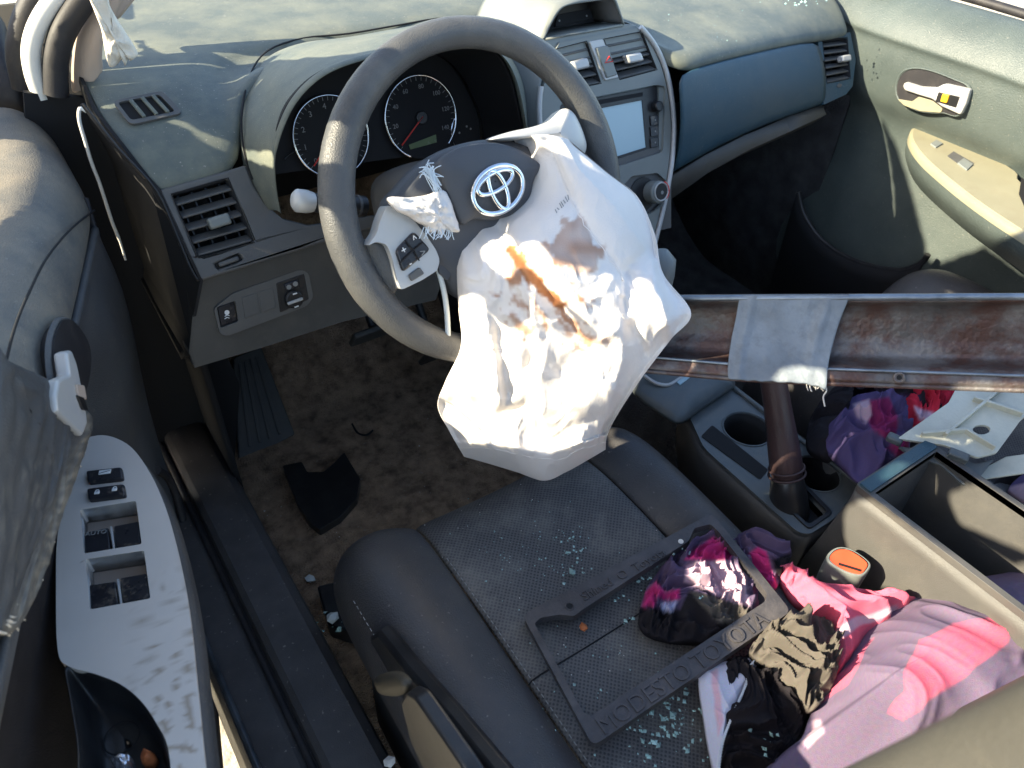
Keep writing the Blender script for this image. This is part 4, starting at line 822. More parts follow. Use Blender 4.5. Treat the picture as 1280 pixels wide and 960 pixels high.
lv = slab('handle_lever', rounded(lvp, .004, 3), M['silver'], pd, t=.012, bev=.003, seg=3, back=(1, 0, 0))
slab('lock_well', rounded([PX(a, b, XP - .0085) for a, b in ((1173, 115), (1200, 121), (1195, 135), (1169, 127))], .002), M['black'], lv, t=.004, bev=.0005, back=(1, 0, 0))
slab('lock_tab', rounded([PX(a, b, XP - .012) for a, b in ((1178, 117), (1186, 119), (1183, 129), (1175, 127))], .002), M['amber'], lv, t=.005, bev=.001, back=(1, 0, 0))
# armrest
ZA = .482
at_ = smoothline([PZ(a, b, ZA) for a, b in ((1140, 160), (1150, 155), (1166, 157), (1190, 168), (1225, 188), (1270, 216), (1277, 230), (1340, 270), (1345, 330), (1280, 292), (1220, 252), (1170, 212), (1148, 190), (1138, 172))], 4, True)
acn = sum(at_, Vector()) / len(at_)
loft('armrest', [[p + Vector((-.006, -.003, -.010)) for p in at_], [p + Vector((-.006, -.004, -.022)) for p in at_], [p + Vector((0, -.004, -.04)) for p in at_], [p + Vector((.04, -.002, -.075)) for p in at_]], M['doorfar'], pd, closed=True, sub=1)
loft('armrest_lip', [[acn + (p - acn) * .97 + Vector((0, 0, .001)) for p in at_], [p + Vector((0, 0, -.0005)) for p in at_], [p + Vector((-.005, -.002, -.005)) for p in at_], [p + Vector((-.0065, -.003, -.012)) for p in at_]], M['armsuntint'], pd, closed=True, sub=1)  # beige lip over the grey body paints in the sunlit edge
slab('armrest_top', [acn + (p - acn) * .975 + Vector((0, 0, .0025)) for p in at_], M['armsuntint'], pd, t=.004, bev=.0015, back=(0, 0, -1), label='silver armrest plate tinted beige as if sunlit, with window switch')
slab('lock_button', [PZ(a, b, ZA + .005) for a, b in ((1163, 179), (1171, 174), (1179, 179), (1170, 184))], M['stack'], pd, t=.006, bev=.001, back=(0, 0, -1))
slab('switch_well', [PZ(a, b, ZA + .0026) for a, b in ((1184, 195), (1192, 189), (1218, 204), (1209, 213))], M['panel'], pd, t=.001, back=(0, 0, -1))
slab('window_switch', [PZ(a, b, ZA + .005) for a, b in ((1197, 203), (1205, 197), (1217, 205), (1209, 212))], M['stack'], pd, t=.006, bev=.001, back=(0, 0, -1))
slab('pull_cup', [PZ(a, b, ZA + .004) for a, b in ((1277, 222), (1340, 262), (1345, 290), (1283, 262), (1274, 242))], M['void'], pd, t=.002, back=(0, 0, -1))
# map pocket low on the door, in the shade of the dashboard
pk = smoothline([PX(a, b, 1.03) for a, b in ((998, 240), (1005, 268), (1025, 298), (1055, 320), (1090, 333), (1125, 338), (1150, 330), (1160, 318))], 5)
tube('pocket_rim', pk, .006, M['black'], pd, n=12)
loft('map_pocket', [pk, [p + Vector((.0, 0, -.03)) for p in pk], [Vector((1.04, p.y, -.02)) for p in pk]], M['void'], pd, sub=0, solid=.006)

# ================================================================ seats
def seat(name, cx, flip, label):
    s = -1 if flip else 1
    e = empty(name, (cx, -.33, -.03), label, 'car seat')
    def P(x, y, z): return Vector((cx + s * x, y, z))
    stt = [(-.028, .03, .80), (-.03, .12, .86), (-.036, .18, .90), (-.05, .22, .94), (-.075, .247, .97), (-.115, .264, .99), (-.2, .264, 1), (-.3, .256, 1), (-.4, .246, 1), (-.5, .238, 1), (-.64, .232, 1)]
    def zone(pts): return [[P(x * k, y, zb + dz) for x, dz in pts] for y, zb, k in stt]
    Lb = [(-.268, -.17), (-.28, -.12), (-.286, -.065), (-.283, -.015), (-.266, .02), (-.238, .036), (-.207, .034), (-.178, .018), (-.157, .003), (-.151, -.006)]
    Cn = [(-.1512, -.006), (-.147, -.0005), (-.135, .001), (-.07, -.004), (0, -.006), (.06, -.004), (.105, .001), (.116, -.0005), (.1205, -.006)]
    Rb = [(.1203, -.006), (.127, .003), (.148, .016), (.175, .026), (.2, .018), (.218, -.008), (.224, -.05), (.218, -.12)]
    loft('bolster', zone(Lb), M['leather'], e, sub=2, solid=.004)
    loft('cushion', zone(Cn), M['perf'], e, sub=2, solid=.004)
    loft('bolster', zone(Rb), M['leather'], e, sub=2, solid=.004)
    # cross seam and stitching
    for yy in (-.335,):
        tube('cross_seam', [P(x, yy, .2535 + dz) for x, dz in Cn], .0009, M['void'], e, n=6)
    for X_, dz in ((-.2745, .0145), (-.1475, .0025)):
        ys = [-.15 - .0085 * k for k in range(50)]
        zf = lambda y: np.interp(-y, [-a[0] for a in stt], [a[1] for a in stt])
        for y in ys[::1]:
            tube('stitch', [P(X_ * 1, y, zf(y) + dz + .0012), P(X_, y - .0045, zf(y - .0045) + dz + .0012)], .0006, M['markdim'], e, n=4) if not flip else None
    bk = [(-.215, -.16), (-.25, -.12), (-.258, -.06), (-.248, -.005), (-.228, .032), (-.2, .03), (-.168, .008), (-.08, -.006), (0, -.01), (.07, -.006), (.13, .006), (.16, .028), (.19, .03), (.21, .0), (.216, -.06), (.2, -.14)]
    rw = []
    for z, k in ((.22, .96), (.3, 1), (.4, 1), (.52, 1), (.66, 1), (.8, .97), (.9, .9), (.96, .8), (.985, .55)):
        yc = (-.678 if flip else -.725) - (z - .673) * .2
        rw.append([P(x * k, yc + dy * (1 if z < .9 else .7) - (.03 if z > .97 else 0), z) for x, dy in bk])
    loft('backrest', rw, M['leather'] if flip else M['seatback'], e, sub=2, solid=.004, cap=False)
    if not flip:        # upper side of the backrest, close to the viewer
        rows2 = []
        for dx, dy in ((.10, -.05), (.05, -.012), (.02, .002), (.004, .001), (-.003, -.008), (-.006, -.022), (-.006, -.030), (-.001, -.034), (-.0055, -.039), (-.012, -.05), (-.015, -.09), (-.012, -.16), (.0, -.26)):
            rows2.append([P(-.216 + dx - .02 * max(0, z - .85), -.624 - (z - .673) * .2 + dy, z) for z in (.30, .42, .54, .62, .70, .78, .86, .94, 1.01)] + [P(-.17 + dx * .35, -.76 + dy * .5, 1.03), P(-.15, -.79, 1.032)])
        loft('backrest_side', rows2, M['seatback'], e, sub=2, solid=.004)
    return e
ds = seat('driver_seat', 0, False, 'black leather driver seat with perforated cushion, dusty and littered with glass')
# side cover, lever and hinge cap of the driver's seat
sc_ = [PX(a, b, -.277) for a, b in ((455, 800), (470, 790), (505, 835), (560, 900), (640, 1000), (560, 1030), (500, 960), (470, 900))]
slab('side_cover', sc_, M['black'], ds, t=.02, bev=.006, back=(1, 0, 0))
slab('recline_lever', rounded([PX(a, b, -.312) for a, b in ((500, 878), (507, 866), (518, 872), (575, 955), (620, 1030), (560, 1030), (512, 925))], .006), M['black'], ds, t=.014, bev=.004, seg=3, back=(1, 0, 0))
pillow('hinge_cap', [PX(a, b, -.305) for a, b in ((472, 850), (482, 841), (500, 842), (512, 856), (505, 868), (480, 866))], M['capbrown'], ds, h=.008, rings=6, n=4, up=(-1, 0, .4))
ps = seat('passenger_seat', .76, True, 'dark passenger seat beyond the metal beam with clothes on it')

# ================================================================ centre console
cn = empty('centre_console', (.36, -.35, 0), 'dark plastic centre console with cup holders and an open storage box', 'console')
TZ = .25
def tz(*p): return [PZ(a, b, TZ) for a, b in p]
tro = rounded(tz((852, 500), (908, 480), (1077, 609), (1064, 630), (1036, 653), (1012, 668), (997, 665), (880, 560)), .012)
c1 = PZ(934, 536, TZ); c2 = PZ(1020, 592, TZ)
slot = rounded(tz((972, 622), (1000, 606), (1034, 641), (1010, 657)), .006)
def circ(c, r, z=0, n=28): return [c + Vector((r * math.cos(2 * math.pi * k / n), r * math.sin(2 * math.pi * k / n), z)) for k in range(n)]
s2_ = rounded(tz((876, 546), (890, 532), (960, 588), (950, 600)), .004)
plate('tray', tro, M['tray'], cn, t=.008, holes=[circ(c1, .036), circ(c2, .034), slot], bev=.003, seg=3, back=(0, 0, -1))
for c, r in ((c1, .036), (c2, .034)):
    loft('cup_holder', [circ(c, r + .001, -.002), circ(c, r - .002, -.02), circ(c, r - .005, -.068), circ(c, r * .5, -.07), circ(c, .001, -.07)], M['void'], cn, closed=True, sub=0, solid=.001)
    tube('cup_rim', circ(c, r + .002, .0005), .0016, M['tray'], cn, n=8, closed=True)
slab('slot_floor', [p + Vector((0, 0, -.02)) for p in slot], M['void'], cn, t=.002)
plate('slot_rim', [p + Vector((0, 0, .003)) for p in rounded(tz((966, 620), (1000, 600), (1041, 642), (1011, 663)), .008)], M['black'], cn, t=.006, holes=[[p + Vector((0, 0, .003)) for p in slot]], bev=.0015, back=(0, 0, -1))
tube('tray_edge', smoothline([p + Vector((0, 0, .003)) for p in tz((906, 478), (950, 512), (1000, 551), (1050, 589), (1077, 610))], 3), .004, M['tray'], cn, n=8)
slab('side_pocket', [p + Vector((0, 0, .0015)) for p in s2_], M['void'], cn, t=.001)
loft('console_flank', [[p + Vector((0, 0, -.002)) for p in tro], [p + Vector((0, 0, -.03)) for p in tro], [p + Vector((0, 0, -.2)) for p in tro]], M['consoledk'], cn, closed=True, sub=0, solid=.004)
# shift gate in front
gp = [PZ(a, b, .262) for a, b in ((786, 482), (815, 452), (900, 455), (918, 480), (908, 490), (878, 510), (852, 528), (830, 520))]
pillow('shift_panel', gp, M['tray'], cn, h=.02, rings=8, n=4, power=3)
tube('gate_rim', smoothline([PZ(a, b, .285) for a, b in ((806, 470), (820, 479), (836, 481), (852, 472), (870, 466))], 4), .003, M['silver'], cn, n=8)
slab('gate_lamp', [PZ(a, b, .288) for a, b in ((846, 477), (858, 469), (862, 472), (850, 481))], M['screen'], cn, t=.002)
sb = PD(826, 322, 1.0)
tube('shifter', [PD(820, 430, 1.03), PD(824, 380, 1.02), PD(826, 345, 1.01), PD(827, 325, 1.005), PD(827, 312, 1.0)], [.012, .011, .018, .019, .008], M['stack'], cn, n=16)
# storage box
BZ = .37
def bz(*p, z=BZ): return [PZ(a, b, z) for a, b in p]
inn = bz((1097, 618), (1168, 562), (1330, 668), (1330, 790)); yb = -.80
xl, xr, yf = inn[0].x, inn[1].x, (inn[0].y + inn[1].y) / 2
bx_in = [Vector((xl, yf, BZ)), Vector((xr, yf, BZ)), Vector((xr, yb, BZ)), Vector((xl, yb, BZ))]
bx_out = [Vector((xl - .009, yf + .022, BZ)), Vector((xr + .009, yf + .022, BZ)), Vector((xr + .009, yb - .01, BZ)), Vector((xl - .009, yb - .01, BZ))]
plate('box_rim', rounded(bx_out, .006), M['consoledk'], cn, t=.01, holes=[bx_in], bev=.002, seg=2, back=(0, 0, -1))
plate('hinge_strip', [Vector((xl - .006, yf + .019, BZ + .003)), Vector((xr + .006, yf + .019, BZ + .003)), Vector((xr + .006, yf + .003, BZ + .003)), Vector((xl - .006, yf + .003, BZ + .003))], M['glove'], cn, t=.006, bev=.001, back=(0, 0, -1))
loft('box_inside', [[p + Vector((0, 0, -.001)) for p in bx_in], [p + Vector((0, 0, -.13)) for p in bx_in]], M['consoledk'], cn, closed=True, sub=0)
slab('box_floor', [p + Vector((0, 0, -.129)) for p in bx_in], M['void'], cn, t=.003)
loft('box_flank', [[p + Vector((0, 0, -.0105)) for p in rounded(bx_out, .006)], [p + Vector((0, 0, -.03)) for p in rounded(bx_out, .006)], [p + Vector((0, .012 if p.y > -.6 else 0, -.12)) for p in rounded(bx_out, .006)], [p + Vector((0, .05 if p.y > -.6 else 0, -.36)) for p in rounded(bx_out, .006)]], M['consoledk'], cn, closed=True, sub=0, solid=.003)
for sx_ in (): tube('rim_bead', [Vector((sx_, yf + .012, BZ + .001)), Vector((sx_, -.6, BZ + .001)), Vector((sx_, yb, BZ + .001))], .004, M['consoledk'], cn, n=8)
# parking brake
XB = .315
pb = [PX(a, b, XB) for a, b in ((987, 652), (986, 632), (985, 610), (983, 585), (979, 555), (974, 522), (969, 490), (963, 455), (957, 420))]
tube('brake_boot', pb[:4], [.030, .028, .025, .021], M['black'], cn, n=18, sub=1)
tube('parking_brake_lever', pb[2:], [.019, .0235, .0215, .019, .0178, .0175, .017], M['brake'], cn, n=20, sub=1, label='dark red brown leather parking brake lever')
for f in (.0, .5): 
    c = pb[3].lerp(pb[2], f * .6); t = (pb[4] - pb[2]).normalized(); tube('boot_ring', ringpath(c, t, (1, 0, 0), .0235 + .002 * f, 28), .0018, M['brake'], cn, n=8, closed=True)
# belt buckle
bk_ = empty('seat_belt_buckle', PZ(1062, 740, .2), 'seat belt buckle with orange red press button standing beside the console', 'seat belt buckle')
qo = [PZ(a, b, .30) for a, b in ((1033, 694), (1045, 684), (1064, 686), (1088, 703), (1086, 714), (1076, 721), (1056, 716), (1036, 704))]
qo = smoothline(qo, 4, True); qc = sum(qo, Vector()) / len(qo)
loft('housing', [[qc + (p - qc) * .86 + Vector((0, 0, .001)) for p in qo], [qc + (p - qc) * .97 + Vector((0, 0, .0015)) for p in qo], [p + Vector((0, 0, -.003)) for p in qo], [qc + (p - qc) * 1.0 + Vector((0, -.0, -.03)) for p in qo], [qc + (p - qc) * .9 + Vector((0, 0, -.09)) for p in qo]], M['stack'], bk_, closed=True, sub=1)
slab('button', [qc + (p - qc) * .84 + Vector((0, 0, .0005)) for p in qo], M['orange'], bk_, t=.004, bev=.001, back=(0, 0, -1), label='orange red press button')
box('latch_slot', qc + Vector((-.006, -.006, .0012)), PZ(1086, 714, .3) - PZ(1040, 700, .3), (0, 0, 1), (PZ(1086, 714, .3) - PZ(1040, 700, .3)).cross(Vector((0, 0, 1))), (.026, .001, .003), M['void'], bk_, bev=0)
tube('buckle_stalk', [qc + Vector((0, 0, -.085)), qc + Vector((.0, -.02, -.2))], .012, M['rubber'], bk_)

# ================================================================ bent steel beam with tape
be = empty('metal_beam', PD(1060, 470, .81), 'rusty steel channel beam lying across the cabin over the console', 'metal beam')
def bt(x): return float(np.interp(x, [700, 835, 1060, 1280, 1500], [.905, .873, .808, .748, .69]))
def btop(x): return float(np.interp(x, [700, 835, 1280, 1500], [367, 368, 366, 365])); 
def bbot(x): return float(np.interp(x, [700, 800, 910, 1000, 1280, 1500], [458, 464, 474, 479, 489, 496]))
pf = [(0, .022), (.0, .004), (.045, -.012), (.085, -.013), (.105, -.008), (.13, .004), (.25, .010), (.42, .014), (.52, .018), (.60, .015), (.66, .018), (.74, .012), (.775, .0), (.80, -.007), (.9, -.008), (.97, -.009), (1.0, -.002), (1.0, .022)]
xs_ = [735 + (1520 - 735) * i / 30 for i in range(31)]
rows_ = []
for x in xs_:
    r_ = []
    for k, (f, d) in enumerate(pf):
        j = .0025 * noise.noise(Vector((x * .012, k * .35, 0))) + .001 * noise.noise(Vector((x * .05, k * .9, 4)))
        r_.append(PD(x, btop(x) + (bbot(x) - btop(x)) * f, bt(x) + d + j))
    rows_.append(r_)
ext = [(a - b).normalized() for a, b in zip(rows_[-1], rows_[-4])]
rows_ += [[p + d * q for p, d in zip(rows_[30], ext)] for q in (.08, .16, .24, .32)]
loft('channel', rows_, M['beam'], be, sub=1, solid=.003)
tube('upper_flange_edge', [PD(x, btop(x) + 5 + .8 * noise.noise(Vector((x * .03, 0, 0))), bt(x) - .0125) for x in xs_], .0036, M['steel'], be, n=8)
tube('lower_flange_edge', [PD(x, bbot(x) - 19, bt(x) - .0085) for x in xs_], .0018, M['steel'], be, n=8)
tube('bottom_bead', [PD(x, bbot(x) - 1, bt(x) - .006) for x in xs_], .0028, M['beam'], be, n=8)
bo = PD(1124, 472, bt(1124) - .010); bn = (CP - bo).normalized()
disc('bolt', bo + bn * .004, bn, (1, 0, 0), .0062, M['beam'], be, t=.008, bev=.001, N=20); tube('bolt_collar', ringpath(bo + bn * .004, bn, (1, 0, 0), .0045, 20), .0014, M['beam'], be, n=8, closed=True); disc('bolt_hole', bo + bn * .0045, bn, (1, 0, 0), .0026, M['void'], be, t=.001, bev=0, N=14)
# tape
tt = [(925, 1064), (922, 1058), (920, 1052), (917, 1047), (914, 1043), (912, 1039), (910, 1036), (909, 1034), (909, 1034)]
tr_ = []
for k, (a, b) in enumerate(tt):
    f = k / (len(tt) - 1); row = []
    for i in range(25):
        u = i / 24; x = a + (b - a) * u; y = btop(x) + (bbot(x) + 1 - btop(x)) * f
        if k == 8: y += 3 * noise.noise(Vector((x * .13, 0, 3))) + (3 if u > .8 else 0) + (5 if u > .94 else 0)
        fold = .004 * math.exp(-((u - .82) / .04) ** 2) * math.sin(math.pi * min(1, f * 1.2)) + .002 * math.exp(-((u - .12) / .03) ** 2)
        row.append(PD(x, y, bt(x) - .016 + .006 * math.sin(math.pi * f) - fold + .001 * noise.noise(Vector((x * .03, y * .03, 1)))))
    tr_.append(row)
loft('tape', tr_, M['tape'], be, sub=1, solid=.0008, label='wide silver duct tape wrapped round the beam with a torn edge')
random.seed(5)
for k in range(9):
    x = 1008 + k * 3; y = bbot(x); tube('tape_thread', smoothline([PD(x, y - 2, bt(x) - .014), PD(x + random.uniform(-2, 2), y + 4, bt(x) - .014), PD(x + random.uniform(-2, 4), y + random.uniform(5, 10), bt(x) - .013)], 3), .0005, M['paper'], be, n=5)
tube('tape_thread', smoothline([PD(1029, 478, bt(1030) - .014), PD(1033, 488, bt(1030) - .013), PD(1029, 496, bt(1030) - .012), PD(1031, 508, bt(1030) - .01)], 4), .0008, M['paper'], be, n=5)

# ================================================================ licence plate frame
lf_ = empty('licence_plate_frame', PZ(820, 790, .268), 'black plastic licence plate frame with raised lettering lying on the driver seat', 'plate frame')
LFP = Plane((-.085, .0, 1), PZ(652, 775, .275))
fo_o = rounded(LFP((653, 769), (890, 641), (989, 764), (741, 933)), .010, 5)
fi = LFP((668, 779), (676, 772), (700, 768), (718, 770), (728, 762), (861, 676), (868, 660), (888, 655), (897, 663), (959, 742), (956, 752), (739, 895), (730, 893), (685, 810))
plate('frame_body', fo_o, M['frame'], lf_, t=.012, holes=[rounded(fi, .003, 3)], bev=.0022, seg=3, back=-LFP.n)
hole = LFP.at(712, 758); disc('screw_hole', hole + LFP.n * .0006, LFP.n, (1, 0, 0), .0038, M['void'], lf_, t=.0008, bev=0, N=18); tube('hole_rim', ringpath(hole + LFP.n * .0006, LFP.n, (1, 0, 0), .0046, 20), .0009, M['frame'], lf_, n=6, closed=True)
hole = LFP.at(851, 677); disc('screw_hole', hole + LFP.n * .0006, LFP.n, (1, 0, 0), .0034, M['paper'], lf_, t=.0008, bev=0, N=18)
fu = (LFP.at(970, 760) - LFP.at(745, 912)).normalized()
text('raised_lettering', 'MODESTO TOYOTA', LFP.at(858, 838) + LFP.n * .0008, fu, LFP.n, .0265, M['frame'], lf_, depth=.0011, sx=.98)
fu2 = (LFP.at(840, 683) - LFP.at(725, 748)).normalized()
text('raised_lettering', 'Shined  O  Toyota', LFP.at(780, 718) + LFP.n * .0008, fu2, LFP.n, .0165, M['frame'], lf_, depth=.0009)

# ================================================================ clothes
def zoned_mat(name, rough=.88, bs=1000, bump=.6):
    m = mat(name, (.5, .5, .5), rough, .0, 15, bump, bs, spec=.15, bd=.0009); L = m.node_tree.links; b = m.node_tree.nodes['Principled BSDF']
    a = nd(m, 'ShaderNodeAttribute'); a.attribute_name = 'cloth'; n_ = nd(m, 'ShaderNodeTexNoise'); n_.inputs['Scale'].default_value = 60
    mx = nd(m, 'ShaderNodeMix'); mx.data_type = 'RGBA'; mx.blend_type = 'MULTIPLY'; mx.inputs[0].default_value = .35; L.new(a.outputs['Color'], mx.inputs[6]); L.new(n_.outputs[1], mx.inputs[7]); L.new(mx.outputs[2], b.inputs['Base Color']); return m
M['zoned'] = zoned_mat('printed_cloth')
PK = (.6, .04, .2); PP = (.6, .42, .5); VI = (.12, .085, .15); BK = (.02, .017, .02); CO = (.7, .14, .22); WH = (.7, .68, .78); TA = (.12, .105, .09); MG = (.28, .03, .12); PU = (.17, .125, .19)
def garment(name, outline, z, label, base, zones=(), h=.03, fold=.008, fscale=30, rings=64, n=15, seed=0, tilt=0, power=2.2, stretch=None, cat='clothing', jit=3, group='clothes strewn over the seats', centre=None):
    o = pillow(name, [PZ(a, b, z) for a, b in outline], M['zoned'], None, h=h, rings=rings, n=n, fold=fold, fscale=fscale, seed=seed, power=power, stretch=stretch, centre=centre)
    col = []
    for v in o.data.vertices:
        a, b, _ = proj(v.co); a += jit * noise.noise(Vector((a * .04, b * .04, seed))); b += jit * noise.noise(Vector((a * .04, b * .04, seed + 5))); c = base
        for poly, cc_ in zones:
            dz_ = min(segd((a, b), poly[k], poly[(k + 1) % len(poly)]) for k in range(len(poly))); dz_ = dz_ if inpoly((a, b), poly) else -dz_
            w_ = max(0, min(1, dz_ / 4 + .5)); c = tuple(c[i] * (1 - w_) + cc_[i] * w_ for i in range(3))
        col += [*c, 1]
    o.data.attributes.new('cloth', 'FLOAT_COLOR', 'POINT').data.foreach_set('color', col)
    return tag(o, label, cat, group)
garment('jersey', [(1000, 925), (1012, 895), (1040, 845), (1078, 795), (1118, 762), (1180, 735), (1240, 722), (1300, 712), (1360, 730), (1360, 960), (1160, 1060), (1000, 1040), (945, 985), (975, 945)], .272, 'large dusty purple mesh jersey with a pink floral patch in the lower right', PU,
        [([(1012, 892), (1060, 852), (1085, 812), (1092, 800), (1060, 830), (1020, 870), (1008, 885)], CO), ([(1108, 892), (1128, 862), (1138, 830), (1150, 800), (1172, 790), (1190, 780), (1215, 778), (1235, 770), (1262, 768), (1262, 800), (1200, 850), (1130, 900)], CO), ([(1000, 925), (1010, 905), (1025, 900), (1030, 915), (1010, 935)], PP)], h=.06, fold=.007, fscale=9, rings=90, n=22, seed=1, stretch=(1, 1.8, 1), power=1.7, jit=5)
tube_p = [PZ(a, b, .345) for a, b in ((1155, 838), (1163, 815), (1176, 802), (1186, 808), (1178, 822))]
garment('sleeve', [(968, 712), (1000, 722), (1045, 740), (1090, 750), (1140, 752), (1120, 775), (1085, 800), (1060, 830), (1030, 870), (1018, 880), (1030, 830), (1038, 790), (1012, 770), (985, 748)], .27, 'bright coral pink sleeve lying beside the belt buckle', CO, [([(1040, 790), (1070, 770), (1120, 758), (1125, 766), (1080, 780), (1050, 800)], PP), ([(1035, 795), (1046, 790), (1050, 840), (1030, 870)], (.6, .02, .05))], h=0.026, fold=0.016, fscale=22, seed=2)
garment('knit_top', [(936, 815), (950, 795), (975, 782), (1005, 770), (1035, 778), (1046, 806), (1043, 845), (1030, 875), (1010, 892), (990, 868), (966, 842), (944, 828)], .282, 'crumpled taupe grey knit top bunched against the plate frame corner', TA, h=0.014, fold=0.026, fscale=38, seed=3)
garment('black_shirt', [(905, 832), (945, 822), (985, 850), (1008, 888), (992, 930), (950, 985), (893, 990), (896, 940), (900, 880)], .258, 'black fabric garment below the white panel at the seat edge', BK, h=0.012, fold=0.02, fscale=30, seed=4)
garment('white_panel_cloth', [(873, 844), (892, 832), (943, 826), (934, 858), (917, 895), (903, 930), (896, 975), (888, 950), (880, 905)], .268, 'white cloth wedge with a stitched hem below the plate frame', WH, [([(888, 840), (896, 836), (905, 900), (898, 920)], (.82, .5, .55))], h=.012, fold=.002, fscale=20, seed=5)
hem = smoothline([PZ(a, b, .285) for a, b in ((941, 828), (932, 858), (916, 895), (903, 930), (897, 970))], 12)
for k in range(0, len(hem) - 1): tube('hem_stitch', [hem[k] + Vector((-.004, 0, 0)), hem[k] + Vector((.004, .001, -.001))], .0006, M['mark'], bpy.data.objects['white_panel_cloth'], n=4)
garment('patterned_top', [(797, 775), (803, 750), (812, 730), (838, 700), (866, 682), (893, 673), (915, 688), (938, 708), (946, 745), (940, 785), (905, 802), (860, 806), (820, 800), (802, 790)], .262, 'pink, purple and black patterned top inside the plate frame', VI,
        [([(780, 758), (850, 762), (860, 740), (880, 742), (960, 765), (960, 830), (780, 830)], BK), ([(855, 728), (858, 708), (880, 700), (908, 699), (932, 716), (937, 758), (912, 752), (885, 738)], PP), ([(856, 700), (868, 688), (892, 671), (916, 690), (912, 700), (880, 699)], PK), ([(802, 758), (808, 740), (820, 726), (832, 740), (850, 736), (850, 748), (833, 752), (820, 744), (819, 758)], PK), ([(826, 752), (846, 752), (841, 764), (827, 762)], (.5, .52, .75)), ([(862, 738), (890, 745), (935, 760), (935, 785), (900, 778), (875, 755)], TA)], h=0.014, fold=0.018, fscale=36, seed=6, jit=1.5)
garment('cap', [(914, 682), (930, 668), (958, 672), (986, 690), (984, 708), (966, 742), (950, 730), (932, 706)], .268, 'violet cloth with pink stripes poking out past the frame corner', VI, [([(930, 698), (948, 684), (958, 690), (972, 735), (950, 735)], PK), ([(965, 700), (990, 690), (985, 730), (975, 730)], BK)], h=0.012, fold=0.012, fscale=34, seed=7, jit=1)
# bundle under the beam, on the passenger side
garment('purple_bundle', [(1028, 545), (1036, 520), (1060, 503), (1090, 497), (1118, 505), (1135, 540), (1132, 575), (1105, 598), (1078, 606), (1052, 585), (1034, 565)], .30, 'purple and magenta cloth bundle stuffed behind the console under the beam', (.10, .075, .18), [([(1078, 500), (1110, 498), (1122, 520), (1118, 555), (1090, 535), (1075, 515)], MG), ([(1068, 506), (1086, 498), (1090, 520), (1082, 530), (1072, 520)], PP), ([(1108, 560), (1135, 545), (1135, 580), (1120, 570)], MG)], h=0.035, fold=0.022, fscale=20, seed=8)
garment('dark_scarf', [(1008, 560), (1012, 525), (1035, 500), (1075, 488), (1130, 488), (1160, 500), (1175, 515), (1150, 525), (1110, 512), (1070, 505), (1045, 518), (1034, 545), (1040, 575), (1025, 575)], .285, 'black scarf-like cloth curled round the purple bundle', BK, [([(1085, 490), (1150, 495), (1150, 512), (1100, 506)], (.09, .05, .11))], h=0.035, fold=0.016, fscale=26, seed=9, centre=PZ(1055, 510, .285))
garment('red_cloth', [(1105, 500), (1125, 486), (1165, 480), (1195, 484), (1188, 505), (1165, 520), (1172, 540), (1140, 545), (1120, 525)], .285, 'bright red cloth squeezed under the beam beside the ivory trim panel', (.6, .03, .06), [([(1142, 508), (1165, 514), (1172, 522), (1150, 526)], PP)], h=0.02, fold=0.018, fscale=34, seed=10)
garment('lilac_cloth', [(1262, 608), (1300, 585), (1350, 600), (1350, 650), (1300, 640), (1268, 622)], .27, 'small lilac and pink cloth at the right edge beyond the console', (.12, .09, .2), [([(1240, 612), (1310, 600), (1320, 660), (1260, 640)], PP)], h=.03, fold=.004, fscale=20, seed=11)

# ivory plastic trim panel lying on the passenger seat
tp = empty('trim_panel', PZ(1200, 540, .37), 'broken ivory plastic trim panel with clips lying beyond the console', 'trim panel')
TPL = Plane((-.25, -.12, 1), PZ(1200, 530, .385))
plate('panel_sheet', rounded(TPL((1122, 548), (1186, 503), (1196, 484), (1240, 470), (1330, 470), (1330, 486), (1276, 525), (1246, 566), (1222, 572), (1180, 556)), .004), M['trimwhite'], tp, t=.004, holes=[[TPL.at(1227 + 11 * math.cos(k * .314), 537 + 6 * math.sin(k * .314)) for k in range(20)]], bev=.001)
for a, b in (((1180, 546), (1250, 488)), ((1215, 500), (1276, 520)), ((1150, 545), (1205, 540)), ((1205, 540), (1242, 562))):
    A, B = TPL.at(*a), TPL.at(*b); box('rib', (A + B) / 2 + TPL.n * .004, B - A, TPL.n, (B - A).cross(TPL.n), ((B - A).length, .010, .004), M['trimwhite'], tp, bev=.001)
slab('flange', rounded([p - TPL.n * .012 for p in TPL((1126, 552), (1182, 558), (1224, 574), (1248, 568), (1222, 600), (1208, 600), (1180, 575), (1140, 562))], .003), M['tray'], tp, t=.004, bev=.001)
box('clip', TPL.at(1196, 572) + TPL.n * .004, TPL.at(1206, 576) - TPL.at(1186, 568), TPL.n, (TPL.at(1206, 576) - TPL.at(1186, 568)).cross(TPL.n), (.024, .012, .012), M['tray'], tp, bev=.002)
box('clip', TPL.at(1120, 546) - TPL.n * .006, (1, .3, 0), (0, 0, 1), Vector((1, .3, 0)).cross(Vector((0, 0, 1))), (.014, .01, .02), M['tray'], tp, bev=.003)
slab('side_strip', [p - TPL.n * .03 for p in TPL((1205, 590), (1330, 572), (1330, 548), (1270, 556))], M['trimwhite'], tp, t=.004, bev=.001)
# brackets and dark clutter behind the console box
pillow('seat_belt_webbing', [PZ(a, b, .25) for a, b in ((1205, 600), (1250, 580), (1330, 575), (1330, 600), (1260, 612), (1225, 615))], M['rubber'], None, h=.02, rings=10, n=4, fold=.006, fscale=40); tag(bpy.data.objects['seat_belt_webbing'], 'black belt webbing crumpled beside the console on the passenger side', 'seat belt')

